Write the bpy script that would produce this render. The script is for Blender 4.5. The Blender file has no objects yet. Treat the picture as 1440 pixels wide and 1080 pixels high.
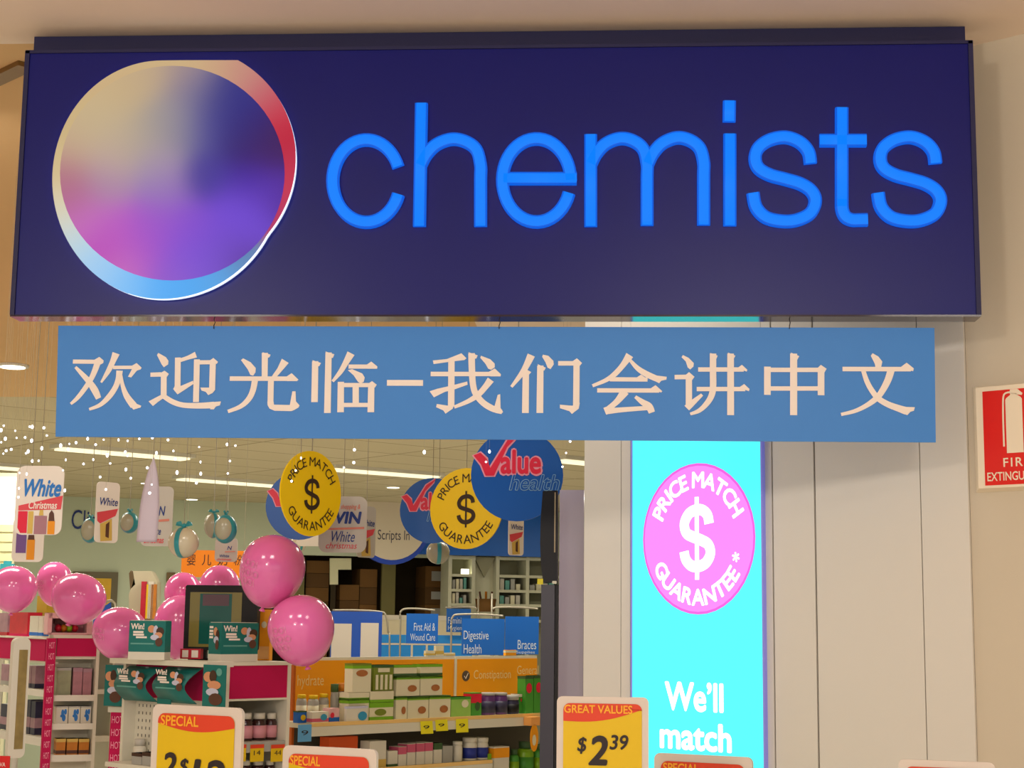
import bpy, bmesh, math, random
from math import sin, cos, pi, radians
from mathutils import Vector, Matrix
random.seed(7)
S = bpy.context.scene
COL = S.collection

# ------------------------------------------------------------ camera
F_PX = 2250.0
EYE = Vector((0, 0, 1.6))
YAW, PITCH, ROLL = radians(3.666), radians(8.444), radians(0.70)
FWD = Vector((-sin(YAW) * cos(PITCH), cos(YAW) * cos(PITCH), sin(PITCH)))
_r = Vector((cos(YAW), sin(YAW), 0))
_u = _r.cross(FWD)
RIGHT = cos(ROLL) * _r + sin(ROLL) * _u
UP = -sin(ROLL) * _r + cos(ROLL) * _u
cam = bpy.data.cameras.new('camera')
cam.sensor_width = 36
cam.lens = 36 * F_PX / 1440
cam.clip_end = 100
cam_o = bpy.data.objects.new('camera', cam)
cam_o.matrix_world = Matrix(((RIGHT.x, UP.x, -FWD.x, EYE.x), (RIGHT.y, UP.y, -FWD.y, EYE.y),
                             (RIGHT.z, UP.z, -FWD.z, EYE.z), (0, 0, 0, 1)))
COL.objects.link(cam_o)
S.camera = cam_o

# ------------------------------------------------------------ world, lamps, exposure
S.view_settings.view_transform = 'Standard'
S.view_settings.look = 'None'
S.view_settings.exposure = 0.0
S.view_settings.gamma = 1.0
S.view_settings.use_curve_mapping = False
W = bpy.data.worlds.new('mall_ambient')
S.world = W
W.use_nodes = True
W.node_tree.nodes['Background'].inputs[0].default_value = (1.0, 0.93, 0.86, 1)
W.node_tree.nodes['Background'].inputs[1].default_value = 0.88


def area_lamp(name, loc, size, power, color, rot=(0, 0, 0), size_y=None):
    l = bpy.data.lights.new(name, 'AREA')
    l.energy = power
    l.color = color
    l.size = size
    if size_y:
        l.shape = 'RECTANGLE'
        l.size_y = size_y
    o = bpy.data.objects.new(name, l)
    o.location = loc
    o.rotation_euler = rot
    COL.objects.link(o)
    return o


WARM = (1.0, 0.90, 0.80)
SHOP = (1.0, 0.97, 0.85)
# mall ceiling lamps beside the camera; rear tilted pair added to even shopfront light
area_lamp('mall_ceiling_lamp', (-1.6, 0.4, 2.84), 0.5, 10, WARM)
area_lamp('mall_ceiling_lamp', (1.3, 0.4, 2.84), 0.5, 10, WARM)
area_lamp('added_shopfront_fill', (-2.2, -1.6, 2.80), 0.5, 54, WARM, (radians(66), 0, radians(-8)))
area_lamp('added_shopfront_fill', (0.6, -1.6, 2.80), 0.5, 54, WARM, (radians(66), 0, radians(4)))
# shop ceiling lamps
for lx, ly, e in ((-2.8, 6.4, 24), (-0.6, 7.0, 28), (-3.5, 10.5, 42), (-0.5, 11.0, 42), (-3.5, 15.0, 46), (1.2, 15.5, 50), (-7, 10, 42)):
    area_lamp('shop_ceiling_lamp', (lx, ly, 2.8), 1.2, e, SHOP, size_y=0.3)


# added unseen fill lamps inside the entrance, tilted to light the hanging discs
for lx, e in ((-1.9, 6), (-0.9, 6), (0.0, 4)):
    area_lamp('added_entrance_fill', (lx, 3.75, 2.80), 0.35, e, (1.0, 0.93, 0.84), (radians(38), 0, 0))


# ------------------------------------------------------------ helpers
def lin(c):
    c = c / 255.0
    return c / 12.92 if c <= 0.04045 else ((c + 0.055) / 1.055) ** 2.4


def rgb(r, g, b):
    return (lin(r), lin(g), lin(b), 1)


MATS = {}


def mat(name, col, rough=0.5, spec=0.4, metal=0.0, emit=0.0, vary=0.06, scale=6.0, coat=0.0, ecol=None, alpha=1.0, trans=0.0):
    """procedural principled material: base colour with a fine noise variation"""
    if name in MATS:
        return MATS[name]
    m = bpy.data.materials.new(name)
    m.use_nodes = True
    nt = m.node_tree
    p = nt.nodes['Principled BSDF']
    c = rgb(*col)
    tc = nt.nodes.new('ShaderNodeTexCoord')
    nz = nt.nodes.new('ShaderNodeTexNoise')
    nz.inputs['Scale'].default_value = scale
    nz.inputs['Detail'].default_value = 3
    nt.links.new(tc.outputs['Object'], nz.inputs['Vector'])
    mx = nt.nodes.new('ShaderNodeMix')
    mx.data_type = 'RGBA'
    mx.inputs['A'].default_value = tuple(v * (1 - vary) for v in c[:3]) + (1,)
    mx.inputs['B'].default_value = tuple(min(1, v * (1 + vary)) for v in c[:3]) + (1,)
    nt.links.new(nz.outputs['Fac'], mx.inputs['Factor'])
    nt.links.new(mx.outputs['Result'], p.inputs['Base Color'])
    p.inputs['Roughness'].default_value = rough
    p.inputs['Specular IOR Level'].default_value = spec
    p.inputs['Metallic'].default_value = metal
    p.inputs['Coat Weight'].default_value = coat
    p.inputs['Alpha'].default_value = alpha
    p.inputs['Transmission Weight'].default_value = trans
    if emit:
        p.inputs['Emission Color'].default_value = rgb(*(ecol or col))
        p.inputs['Emission Strength'].default_value = emit
    MATS[name] = m
    return m


def vcol_mat(name, emit=0.0, rough=0.4):
    """printed face whose design is a colour attribute (printed artwork)"""
    m = bpy.data.materials.new(name)
    m.use_nodes = True
    nt = m.node_tree
    p = nt.nodes['Principled BSDF']
    a = nt.nodes.new('ShaderNodeAttribute')
    a.attribute_name = 'print'
    if emit:
        p.inputs['Base Color'].default_value = (.008, .008, .008, 1)
        p.inputs['Specular IOR Level'].default_value = 0.12
    else:
        nt.links.new(a.outputs['Color'], p.inputs['Base Color'])
    p.inputs['Roughness'].default_value = rough
    if emit:
        nt.links.new(a.outputs['Color'], p.inputs['Emission Color'])
        p.inputs['Emission Strength'].default_value = emit
    return m


class MB:
    def __init__(s):
        s.v, s.f, s.m, s.s = [], [], [], []

    def add(s, vs, fs, mi=0, smooth=False):
        b = len(s.v)
        s.v += [tuple(x) for x in vs]
        for f in fs:
            s.f.append([b + i for i in f])
            s.m.append(mi)
            s.s.append(smooth)
        return s

    def box(s, x0, x1, y0, y1, z0, z1, mi=0):
        vs = [(x0, y0, z0), (x1, y0, z0), (x1, y1, z0), (x0, y1, z0), (x0, y0, z1), (x1, y0, z1), (x1, y1, z1), (x0, y1, z1)]
        return s.add(vs, [(3, 2, 1, 0), (4, 5, 6, 7), (0, 1, 5, 4), (1, 2, 6, 5), (2, 3, 7, 6), (3, 0, 4, 7)], mi)

    def prism(s, poly, y0, y1, mi=0, side=None):
        """polygon in x,z (front at y0, back at y1)"""
        a = sum(poly[i][0] * poly[(i + 1) % len(poly)][1] - poly[(i + 1) % len(poly)][0] * poly[i][1] for i in range(len(poly)))
        if a < 0:
            poly = poly[::-1]
        n = len(poly)
        s.add([(x, y0, z) for x, z in poly], [list(range(n))], mi)
        if y1 is not None:
            s.add([(x, y0, z) for x, z in poly] + [(x, y1, z) for x, z in poly],
                  [(i, n + i, n + (i + 1) % n, (i + 1) % n) for i in range(n)], mi if side is None else side)
            s.add([(x, y1, z) for x, z in poly], [list(range(n))[::-1]], mi if side is None else side)
        return s

    def rrect(s, x0, x1, z0, z1, r, y0, y1, mi=0, side=None, n=5):
        return s.prism(rrect_pts(x0, x1, z0, z1, r, n), y0, y1, mi, side)

    def disc(s, cx, cz, rx, rz, y0, y1, mi=0, side=None, n=40):
        return s.prism([(cx + rx * cos(2 * pi * i / n), cz + rz * sin(2 * pi * i / n)) for i in range(n)], y0, y1, mi, side)

    def lathe(s, prof, n=16, cx=0, cy=0, mi=0, smooth=True):
        """profile of (radius, z)"""
        vs, fs = [], []
        for r, z in prof:
            vs += [(cx + r * cos(2 * pi * i / n), cy + r * sin(2 * pi * i / n), z) for i in range(n)]
        for k in range(len(prof) - 1):
            for i in range(n):
                j = (i + 1) % n
                fs.append((k * n + i, k * n + j, (k + 1) * n + j, (k + 1) * n + i))
        fs.append(list(range(n))[::-1])
        fs.append([(len(prof) - 1) * n + i for i in range(n)])
        return s.add(vs, fs, mi, smooth)

    def tube(s, pts, r, n=6, mi=0):
        pts = [Vector(p) for p in pts]
        vs, fs = [], []
        for i, p in enumerate(pts):
            t = (pts[min(i + 1, len(pts) - 1)] - pts[max(i - 1, 0)]).normalized()
            a = t.orthogonal().normalized() if abs(t.z) > 0.99 else t.cross(Vector((0, 0, 1))).normalized()
            b = t.cross(a)
            rr = r[i] if isinstance(r, (list, tuple)) else r
            vs += [p + rr * (cos(2 * pi * k / n) * a + sin(2 * pi * k / n) * b) for k in range(n)]
        for i in range(len(pts) - 1):
            for k in range(n):
                l = (k + 1) % n
                fs.append((i * n + k, i * n + l, (i + 1) * n + l, (i + 1) * n + k))
        fs.append(list(range(n)))
        fs.append([(len(pts) - 1) * n + k for k in range(n)][::-1])
        return s.add(vs, fs, mi, True)

    def ball(s, c, rx, ry, rz, n=24, m=16, mi=0, fn=None):
        vs, fs = [(0, 0, -1)], []
        for j in range(1, m):
            t = pi * j / m
            vs += [(sin(t) * cos(2 * pi * i / n), sin(t) * sin(2 * pi * i / n), -cos(t)) for i in range(n)]
        vs.append((0, 0, 1))
        for i in range(n):
            k = (i + 1) % n
            fs.append((0, 1 + k, 1 + i))
            for j in range(m - 2):
                fs.append((1 + j * n + i, 1 + j * n + k, 1 + (j + 1) * n + k, 1 + (j + 1) * n + i))
            fs.append((1 + (m - 2) * n + i, 1 + (m - 2) * n + k, len(vs) - 1))
        if fn:
            vs = [fn(v) for v in vs]
        return s.add([(c[0] + x * rx, c[1] + y * ry, c[2] + z * rz) for x, y, z in vs], fs, mi, True)

    def ribbon(s, pts, y_front, y_back, mi=0, bevel=None, mi_b=1):
        """stroke in x,z of (x, z, width); flat if y_back is None"""
        n = len(pts)
        rows = []
        for i, (x, z, w) in enumerate(pts):
            a, b = pts[max(i - 1, 0)], pts[min(i + 1, n - 1)]
            tx, tz = b[0] - a[0], b[1] - a[1]
            l = math.hypot(tx, tz) or 1
            nx, nz = -tz / l, tx / l
            rows.append((x, z, nx, nz, w / 2))
        if y_back is None:
            prof = [(-1, y_front), (1, y_front)]
        else:
            k = bevel if bevel else 0.0
            prof = [(-1, y_back), (-1, y_front + k * 0.006), (-1 + k, y_front), (1 - k, y_front), (1, y_front + k * 0.006), (1, y_back)]
        vs, fs, ms = [], [], []
        q = len(prof)
        for x, z, nx, nz, h in rows:
            vs += [(x + nx * h * a, y, z + nz * h * a) for a, y in prof]
        for i in range(n - 1):
            for j in range(q - 1):
                f = (i * q + j, i * q + j + 1, (i + 1) * q + j + 1, (i + 1) * q + j)
                s.add([vs[t] for t in f], [(3, 2, 1, 0)], mi if (y_back is None or j == 2) else mi_b, True)
        if y_back is not None:
            s.add(vs[:q], [list(range(q))], mi_b)
            s.add(vs[-q:], [list(range(q))[::-1]], mi_b)
        return s

    def build(s, name, mats, parent=None, loc=None, rotz=0.0):
        me = bpy.data.meshes.new(name)
        me.from_pydata(s.v, [], s.f)
        if not isinstance(mats, (list, tuple)):
            mats = [mats]
        for m in mats:
            me.materials.append(m)
        me.polygons.foreach_set('material_index', s.m)
        me.polygons.foreach_set('use_smooth', s.s)
        bm = bmesh.new()
        bm.from_mesh(me)
        bmesh.ops.remove_doubles(bm, verts=bm.verts, dist=1e-6)
        bm.to_mesh(me)
        bm.free()
        me.update()
        o = bpy.data.objects.new(name, me)
        COL.objects.link(o)
        if parent:
            o.parent = parent
        if loc is not None:
            o.location = loc
        o.rotation_euler.z = rotz
        return o


def rrect_pts(x0, x1, z0, z1, r, n=5):
    p = []
    for cx, cz, a0 in ((x1 - r, z1 - r, 0), (x0 + r, z1 - r, pi / 2), (x0 + r, z0 + r, pi), (x1 - r, z0 + r, 1.5 * pi)):
        p += [(cx + r * cos(a0 + pi / 2 * i / n), cz + r * sin(a0 + pi / 2 * i / n)) for i in range(n + 1)]
    return p


def smooth_path(pts, k=6):
    if len(pts) < 3:
        return pts
    out = []
    for i in range(len(pts) - 1):
        p0, p1, p2, p3 = pts[max(i - 1, 0)], pts[i], pts[i + 1], pts[min(i + 2, len(pts) - 1)]
        for j in range(k):
            t = j / k
            out.append(tuple(0.5 * (2 * b + (c - a) * t + (2 * a - 5 * b + 4 * c - d) * t * t + (3 * b - a - 3 * c + d) * t ** 3)
                             for a, b, c, d in zip(p0, p1, p2, p3)))
    out.append(tuple(pts[-1]))
    return out


def tag(o, label=None, cat=None, group=None, kind=None):
    if label:
        o['label'] = label
    if cat:
        o['category'] = cat
    if group:
        o['group'] = group
    if kind:
        o['kind'] = kind
    return o


def empty(name, loc, rotz=0.0):
    o = bpy.data.objects.new(name, None)
    o.empty_display_size = 0.05
    o.location = loc
    o.rotation_euler.z = rotz
    COL.objects.link(o)
    return o


def ray(px, py):
    return FWD + RIGHT * ((px - 720) / F_PX) + UP * ((540 - py) / F_PX)


def at(px, py, Y):
    """the point of the place seen at that pixel on the plane y = Y"""
    d = ray(px, py)
    return EYE + d * ((Y - EYE.y) / d.y)


def at_z(px, py, z):
    d = ray(px, py)
    return EYE + d * ((z - EYE.z) / d.z)


class Fr:
    """an upright plane of the place: origin, turned by rot; u along it, d behind it"""

    def __init__(s, o, rot):
        s.o = Vector((o[0], o[1], 0))
        s.rot = radians(rot)
        s.u = Vector((cos(s.rot), sin(s.rot), 0))
        s.n = Vector((-sin(s.rot), cos(s.rot), 0))

    def hit(s, px, py, d=0.0):
        r = ray(px, py)
        t = ((s.o + s.n * d) - EYE).dot(s.n) / r.dot(s.n)
        p = EYE + r * t
        return (p - s.o).dot(s.u), p.z

    def w(s, u, d, z):
        return s.o + s.u * u + s.n * d + Vector((0, 0, z))

    def rect(s, x0, x1, y0, y1, d=0.0):
        """pixel rectangle -> u0, u1, z0, z1"""
        xm, ym = (x0 + x1) / 2, (y0 + y1) / 2
        return s.hit(x0, ym, d)[0], s.hit(x1, ym, d)[0], s.hit(xm, y1, d)[1], s.hit(xm, y0, d)[1]


def front(px, py, Y, rot=0):
    p = at(px, py, Y)
    return Fr((p.x, p.y), rot)


_GL = {}


def glyphs(body, bold=0.0, shear=0.0, space=1.0):
    """letter outlines as a flat mesh (x right, z up), with its bounds"""
    key = (body, bold, shear, space)
    if key not in _GL:
        c = bpy.data.curves.new('lettering', 'FONT')
        c.body = body
        c.shear = shear
        c.space_character = space
        c.resolution_u = 4
        o = bpy.data.objects.new('lettering', c)
        COL.objects.link(o)
        me = bpy.data.meshes.new_from_object(o)
        vs = [(v.co.x, 0, v.co.y) for v in me.vertices]
        fs = [list(p.vertices) for p in me.polygons]
        bpy.data.objects.remove(o)
        bpy.data.curves.remove(c)
        bpy.data.meshes.remove(me)
        if bold:                                        # heavier weight: the outline repeated around itself
            v0, f0, n0 = list(vs), list(fs), len(vs)
            for k in range(8):
                dx, dz = bold * cos(k * pi / 4), bold * sin(k * pi / 4)
                vs += [(x + dx, -1.5e-5 * (k + 1), z + dz) for x, _, z in v0]
                fs += [[i + n0 * (k + 1) for i in f] for f in f0]
        xs, zs = [v[0] for v in vs], [v[2] for v in vs]
        _GL[key] = (vs, fs, min(xs), max(xs), min(zs), max(zs))
    return _GL[key]


def text_in(mb, body, x0, x1, z0, z1, y, mi=0, bold=0.0, shear=0.0, space=1.0):
    """fit a line of writing to a box"""
    vs, fs, a, b, c, d = glyphs(body, bold, shear, space)
    sx, sz = (x1 - x0) / (b - a), (z1 - z0) / (d - c)
    mb.add([(x0 + (v[0] - a) * sx, y + v[1], z0 + (v[2] - c) * sz) for v in vs], fs, mi)
    return mb


def text_arc(mb, body, cx, cz, r, a0, a1, h, y, mi=0, bold=0.0, top=True, sx=1.0, wide=1.0):
    """letters along an arc from angle a0 to a1 (degrees); sx squeezes the whole across x"""
    ws = []
    for ch in body:
        if ch == ' ':
            ws.append(0.35)
        else:
            g = glyphs(ch, bold)
            ws.append(g[3] - g[2] + 0.12)
    tot = sum(ws)
    acc = 0
    for ch, w in zip(body, ws):
        t = (acc + w / 2) / tot
        acc += w
        if ch == ' ':
            continue
        ang = radians(a0 + (a1 - a0) * t)
        vs, fs, a, b, c, d = glyphs(ch, bold)
        cap = glyphs('H', bold)
        k = h / (cap[5] - cap[4])
        rot = ang - pi / 2 if top else ang + pi / 2
        out = []
        for v in vs:
            lx = (v[0] - (a + b) / 2) * k * wide
            lz = (v[2] - (cap[4] + cap[5]) / 2) * k
            out.append((cx + (r * cos(ang) + lx * cos(rot) - lz * sin(rot)) * sx, y + v[1], cz + r * sin(ang) + lx * sin(rot) + lz * cos(rot)))
        mb.add(out, fs, mi)
    return mb


def dollar(mb, x0, x1, z0, z1, y, wt=.2):
    """a drawn dollar sign fitted to a box; wt is the stroke width as a share of the box width"""
    W_, H_ = x1 - x0, z1 - z0
    t = W_ * wt
    cx, cz = (x0 + x1) / 2, (z0 + z1) / 2
    hz = H_ * .41
    rx = W_ / 2 - t / 2
    P = [(.92, .50), (.80, .80), (.42, .98), (-.08, 1.0), (-.62, .86), (-.95, .52), (-.80, .20), (-.35, .06), (.35, -.08), (.85, -.24), (1.0, -.55), (.68, -.86), (.1, -1.0), (-.45, -.96), (-.85, -.74), (-.98, -.46)]
    hh = hz - t / 2
    mb.ribbon(smooth_path([(cx + a * rx, cz + b * hh, t) for a, b in P], 5), y, None)
    mb.box(cx - t * .22, cx + t * .22, y - .00015, y - .0001, z0, z1)
    return mb


# ------------------------------------------------------------ materials
M_NAVY = mat('navy_sign_enamel', (14, 17, 106), rough=0.34, spec=0.25, vary=0.04)
M_NAVY_DK = mat('navy_box_enamel', (24, 22, 70), rough=0.5, vary=0.04)
M_UNDER = mat('polished_dark_underside', (44, 34, 50), rough=0.1, spec=0.5, metal=0.0)
M_BLUE_GLOW = mat('lit_blue_acrylic', (6, 30, 70), rough=0.5, spec=0.12, emit=1.0, ecol=(16, 128, 255))
M_BLUE_EDGE = mat('lit_blue_acrylic_edge', (6, 28, 70), rough=0.4, spec=0.2, emit=0.85, ecol=(10, 100, 235))
M_BANNER = mat('blue_banner_board', (54, 130, 210), rough=0.45, vary=0.03)
M_CREAM = mat('cream_vinyl_lettering', (246, 232, 220), rough=0.5, vary=0.02)
M_WIRE = mat('dark_wire', (60, 52, 46), rough=0.5)
M_CLEARWIRE = mat('pale_cord', (150, 140, 115), rough=0.5)
M_WHITE = mat('white_paint', (225, 220, 205), rough=0.5, vary=0.03)
M_SHELF = mat('white_shelf_metal', (222, 216, 196), rough=0.4, vary=0.03)
M_CEIL = mat('ceiling_paint', (225, 205, 175), rough=0.9, spec=0.1, vary=0.02, scale=1.5)
M_PAINT = mat('tan_wall_paint', (210, 197, 174), rough=0.85, spec=0.15, vary=0.03, scale=3)
M_LAMIN = mat('pale_wall_panel', (222, 216, 204), rough=0.5, spec=0.3, vary=0.02, scale=2)
M_GROOVE = mat('panel_joint', (70, 56, 46), rough=0.8)
M_GREYWALL = mat('grey_green_wall', (204, 212, 186), rough=0.8, spec=0.2, vary=0.03, scale=2)
M_FLOOR = mat('pale_floor_tile', (238, 232, 224), rough=0.3, vary=0.05, scale=3)
M_BLACK = mat('black_plastic', (20, 17, 18), rough=0.5, spec=0.3, vary=0.05)
M_PLUM = mat('charcoal_purple_metal', (44, 38, 50), rough=0.3, spec=0.6)
M_YEL = mat('ticket_yellow', (226, 188, 4), rough=0.5, vary=0.02)
M_RED = mat('ticket_red', (222, 66, 34), rough=0.5, vary=0.03)
M_INK = mat('dark_print', (44, 34, 34), rough=0.6)
M_ORLET = mat('orange_yellow_print', (248, 176, 40), rough=0.5)
M_PINK = mat('pink_balloon_rubber', (238, 112, 182), rough=0.16, spec=0.6, coat=0.35, vary=0.05, scale=2.5)
M_PINKPRINT = mat('pale_balloon_print', (240, 150, 190), rough=0.3)
M_TEAL = mat('teal_card', (14, 112, 106), rough=0.45, vary=0.06)
M_RIBBON = mat('teal_satin_ribbon', (40, 150, 160), rough=0.28, spec=0.6)
M_PEARL = mat('pearly_bauble', (214, 204, 176), rough=0.22, spec=0.7, vary=0.05)
M_MAG = mat('magenta_board', (192, 20, 82), rough=0.7, spec=0.2, vary=0.04)
M_MAGTXT = mat('pale_magenta_print', (244, 160, 186), rough=0.5)
M_ORANGE = mat('orange_board', (246, 160, 14), rough=0.5, vary=0.04)
M_ORDARK = mat('burnt_orange_end', (190, 92, 10), rough=0.5)
M_DISCBLUE = mat('deep_blue_card', (14, 84, 168), rough=0.35, vary=0.06)
M_DISCYEL = mat('yellow_card', (244, 202, 6), rough=0.35, vary=0.03)
M_DISCTXT = mat('brown_print', (52, 34, 22), rough=0.6)
M_REDTXT = mat('red_print', (222, 30, 62), rough=0.4)
M_PINKEDGE = mat('pale_pink_outline', (230, 150, 170), rough=0.5)
M_SKY = mat('pale_blue_print', (140, 180, 210), rough=0.5)
M_CATBLUE = mat('category_sign_blue', (20, 100, 190), rough=0.45, vary=0.03)
M_HDRBLUE = mat('bright_blue_header', (40, 150, 235), rough=0.45, vary=0.04)
M_METAL = mat('brushed_rod', (176, 170, 150), rough=0.4, metal=0.5)
M_PEG = mat('pegboard_hole', (70, 64, 56), rough=0.8)
M_CARTON = mat('brown_carton', (112, 76, 30), rough=0.8, vary=0.12)
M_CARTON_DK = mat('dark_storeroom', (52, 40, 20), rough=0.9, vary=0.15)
M_GREENBAND = mat('green_band', (120, 176, 30), rough=0.5, vary=0.08)
M_DKGREEN = mat('dark_green_band', (60, 92, 50), rough=0.5)
M_FOOD = mat('brown_food_print', (172, 106, 56), rough=0.5, vary=0.3, scale=40)
M_CTN = mat('cream_carton', (226, 218, 186), rough=0.5, vary=0.05)
M_TUBE_LIT = mat('lit_fluorescent_diffuser', (255, 250, 225), emit=1.0, ecol=(246, 236, 196))
M_LAMP_LIT = mat('lit_downlight_lens', (255, 255, 240), emit=3.0, ecol=(255, 250, 215))
M_BULB = mat('lit_fairy_bulb', (255, 255, 255), emit=4.0, ecol=(245, 245, 255))
M_BRONZE = mat('bronze_track', (120, 88, 44), rough=0.35, metal=0.4)

# ------------------------------------------------------------ the setting
Z_CEIL = at(700, 45, 3.36).z
RW = Fr(at(1400, 540, 3.46), -37)          # the shopfront wall on the right
struct = lambda o: tag(o, kind='structure')
flr = MB().box(-14, 8, -4, 28, -0.1, 0).build('floor', M_FLOOR)
tag(flr, kind='structure')


def ceil_mat():
    m = bpy.data.materials.new('ceiling_plaster_and_tiles')
    m.use_nodes = True
    nt = m.node_tree
    p = nt.nodes['Principled BSDF']
    p.inputs['Roughness'].default_value = 0.9
    p.inputs['Specular IOR Level'].default_value = 0.1
    tc = nt.nodes.new('ShaderNodeTexCoord')
    mp = nt.nodes.new('ShaderNodeMapping')
    mp.inputs['Rotation'].default_value[2] = radians(-43)
    nt.links.new(tc.outputs['Object'], mp.inputs['Vector'])
    br = nt.nodes.new('ShaderNodeTexBrick')
    br.inputs['Color1'].default_value = rgb(208, 194, 160)
    br.inputs['Color2'].default_value = rgb(203, 189, 154)
    br.inputs['Mortar'].default_value = rgb(165, 148, 116)
    br.inputs['Scale'].default_value = 1.0
    br.offset = 0
    br.inputs['Mortar Size'].default_value = 0.012
    br.inputs['Brick Width'].default_value = 1.2
    br.inputs['Row Height'].default_value = 0.6
    nt.links.new(mp.outputs['Vector'], br.inputs['Vector'])
    sp = nt.nodes.new('ShaderNodeSeparateXYZ')
    nt.links.new(tc.outputs['Object'], sp.inputs[0])
    gt = nt.nodes.new('ShaderNodeMath')
    gt.operation = 'GREATER_THAN'
    gt.inputs[1].default_value = 9.2
    nt.links.new(sp.outputs['Y'], gt.inputs[0])
    mx = nt.nodes.new('ShaderNodeMix')
    mx.data_type = 'RGBA'
    mx.inputs['A'].default_value = rgb(244, 222, 198)
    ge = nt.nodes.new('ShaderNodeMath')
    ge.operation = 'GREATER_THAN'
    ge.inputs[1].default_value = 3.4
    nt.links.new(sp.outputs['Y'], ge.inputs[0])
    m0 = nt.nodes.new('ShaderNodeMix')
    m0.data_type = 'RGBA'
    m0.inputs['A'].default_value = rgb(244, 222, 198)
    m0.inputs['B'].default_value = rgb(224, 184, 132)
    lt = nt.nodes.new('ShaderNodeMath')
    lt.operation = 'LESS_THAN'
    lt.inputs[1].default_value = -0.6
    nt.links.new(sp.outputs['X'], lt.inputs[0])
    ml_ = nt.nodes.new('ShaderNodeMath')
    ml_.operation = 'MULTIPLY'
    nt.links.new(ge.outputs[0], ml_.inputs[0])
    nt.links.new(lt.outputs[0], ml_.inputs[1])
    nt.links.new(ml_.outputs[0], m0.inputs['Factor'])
    nt.links.new(m0.outputs['Result'], mx.inputs['A'])
    nt.links.new(br.outputs['Color'], mx.inputs['B'])
    nt.links.new(gt.outputs[0], mx.inputs['Factor'])
    nt.links.new(mx.outputs['Result'], p.inputs['Base Color'])
    return m


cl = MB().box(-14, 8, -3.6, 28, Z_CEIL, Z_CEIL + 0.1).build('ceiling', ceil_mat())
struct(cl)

# ceiling track seen left of the sign
a, b = at_z(-30, 120, Z_CEIL), at_z(38, 88, Z_CEIL)
dv = (b - a).normalized()
tr = MB().box(-0.6, (b - a).length, -0.022, 0.022, -0.012, 0.0).build('trim_1', M_BRONZE, loc=a, rotz=math.atan2(dv.y, dv.x))
struct(tr)

# right-hand shopfront wall: tan wall, then pale panels with open joints
U = lambda px: RW.hit(px, 760, -0.006)[0]
u_edge = U(1364)
wl = MB().box(U(822), u_edge + 2.6, 0.0, 0.12, 0, Z_CEIL).build('wall_right', M_PAINT, loc=RW.w(0, 0, 0), rotz=RW.rot)
struct(wl)
bk = MB().box(U(822), u_edge, -0.0015, 0.0, 0, Z_CEIL).build('panel_joint_backing', M_GROOVE, parent=wl)
seams = [(822, 873.5), (874.5, 887), (1073.5, 1086.5), (1088.5, 1146), (1148.5, 1296), (1297.4, 1364)]
for x0, x1 in seams:
    MB().box(U(x0), U(x1), -0.008, -0.0015, 0, Z_CEIL - 0.002).build('wall_panel', M_LAMIN, parent=wl)
# panel above and below the light box
LBZ1 = RW.hit(980, 500, -0.006)[1]
MB().box(U(887.5), U(1073), -0.008, -0.0015, LBZ1 + 0.02, Z_CEIL - 0.002).build('wall_panel', M_LAMIN, parent=wl)
# return of the pillar into the shop, and the shop's own walls
ret = MB().box(0, 0.12, 0.12, 3.0, 0, Z_CEIL).build('wall_pillar', M_PAINT, loc=RW.w(U(822), 0, 0), rotz=RW.rot)
struct(ret)
BW = Fr(at(93, 696, 17.0), 20)
zb = Z_CEIL
bw = MB().box(-7, 0, 0, 0.1, 0, zb).box(0, BW.hit(366, 760)[0], 0, 0.1, 0, zb).build('wall_back', M_GREYWALL, loc=BW.w(0, 0, 0), rotz=BW.rot)
struct(bw)
u1, u2 = BW.hit(366, 760)[0], BW.hit(1000, 760)[0]
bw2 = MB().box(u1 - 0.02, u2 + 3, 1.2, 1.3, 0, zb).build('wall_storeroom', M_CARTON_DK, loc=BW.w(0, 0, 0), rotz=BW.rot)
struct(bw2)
bulk = MB().box(u1, u2 + 3, 0.0, 0.1, BW.hit(500, 782)[1], zb).build('wall_bulkhead', M_GREYWALL, loc=BW.w(0, 0, 0), rotz=BW.rot)
struct(bulk)
wls = MB().box(-9.0, -8.9, 2, 26, 0, zb).build('wall_left', M_GREYWALL)
struct(wls)
wrs = MB().box(5.5, 5.6, 4.2, 26, 0, zb).build('wall_shop_right', M_GREYWALL)
struct(wrs)
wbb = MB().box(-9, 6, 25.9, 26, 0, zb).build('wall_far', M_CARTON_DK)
struct(wbb)

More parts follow.
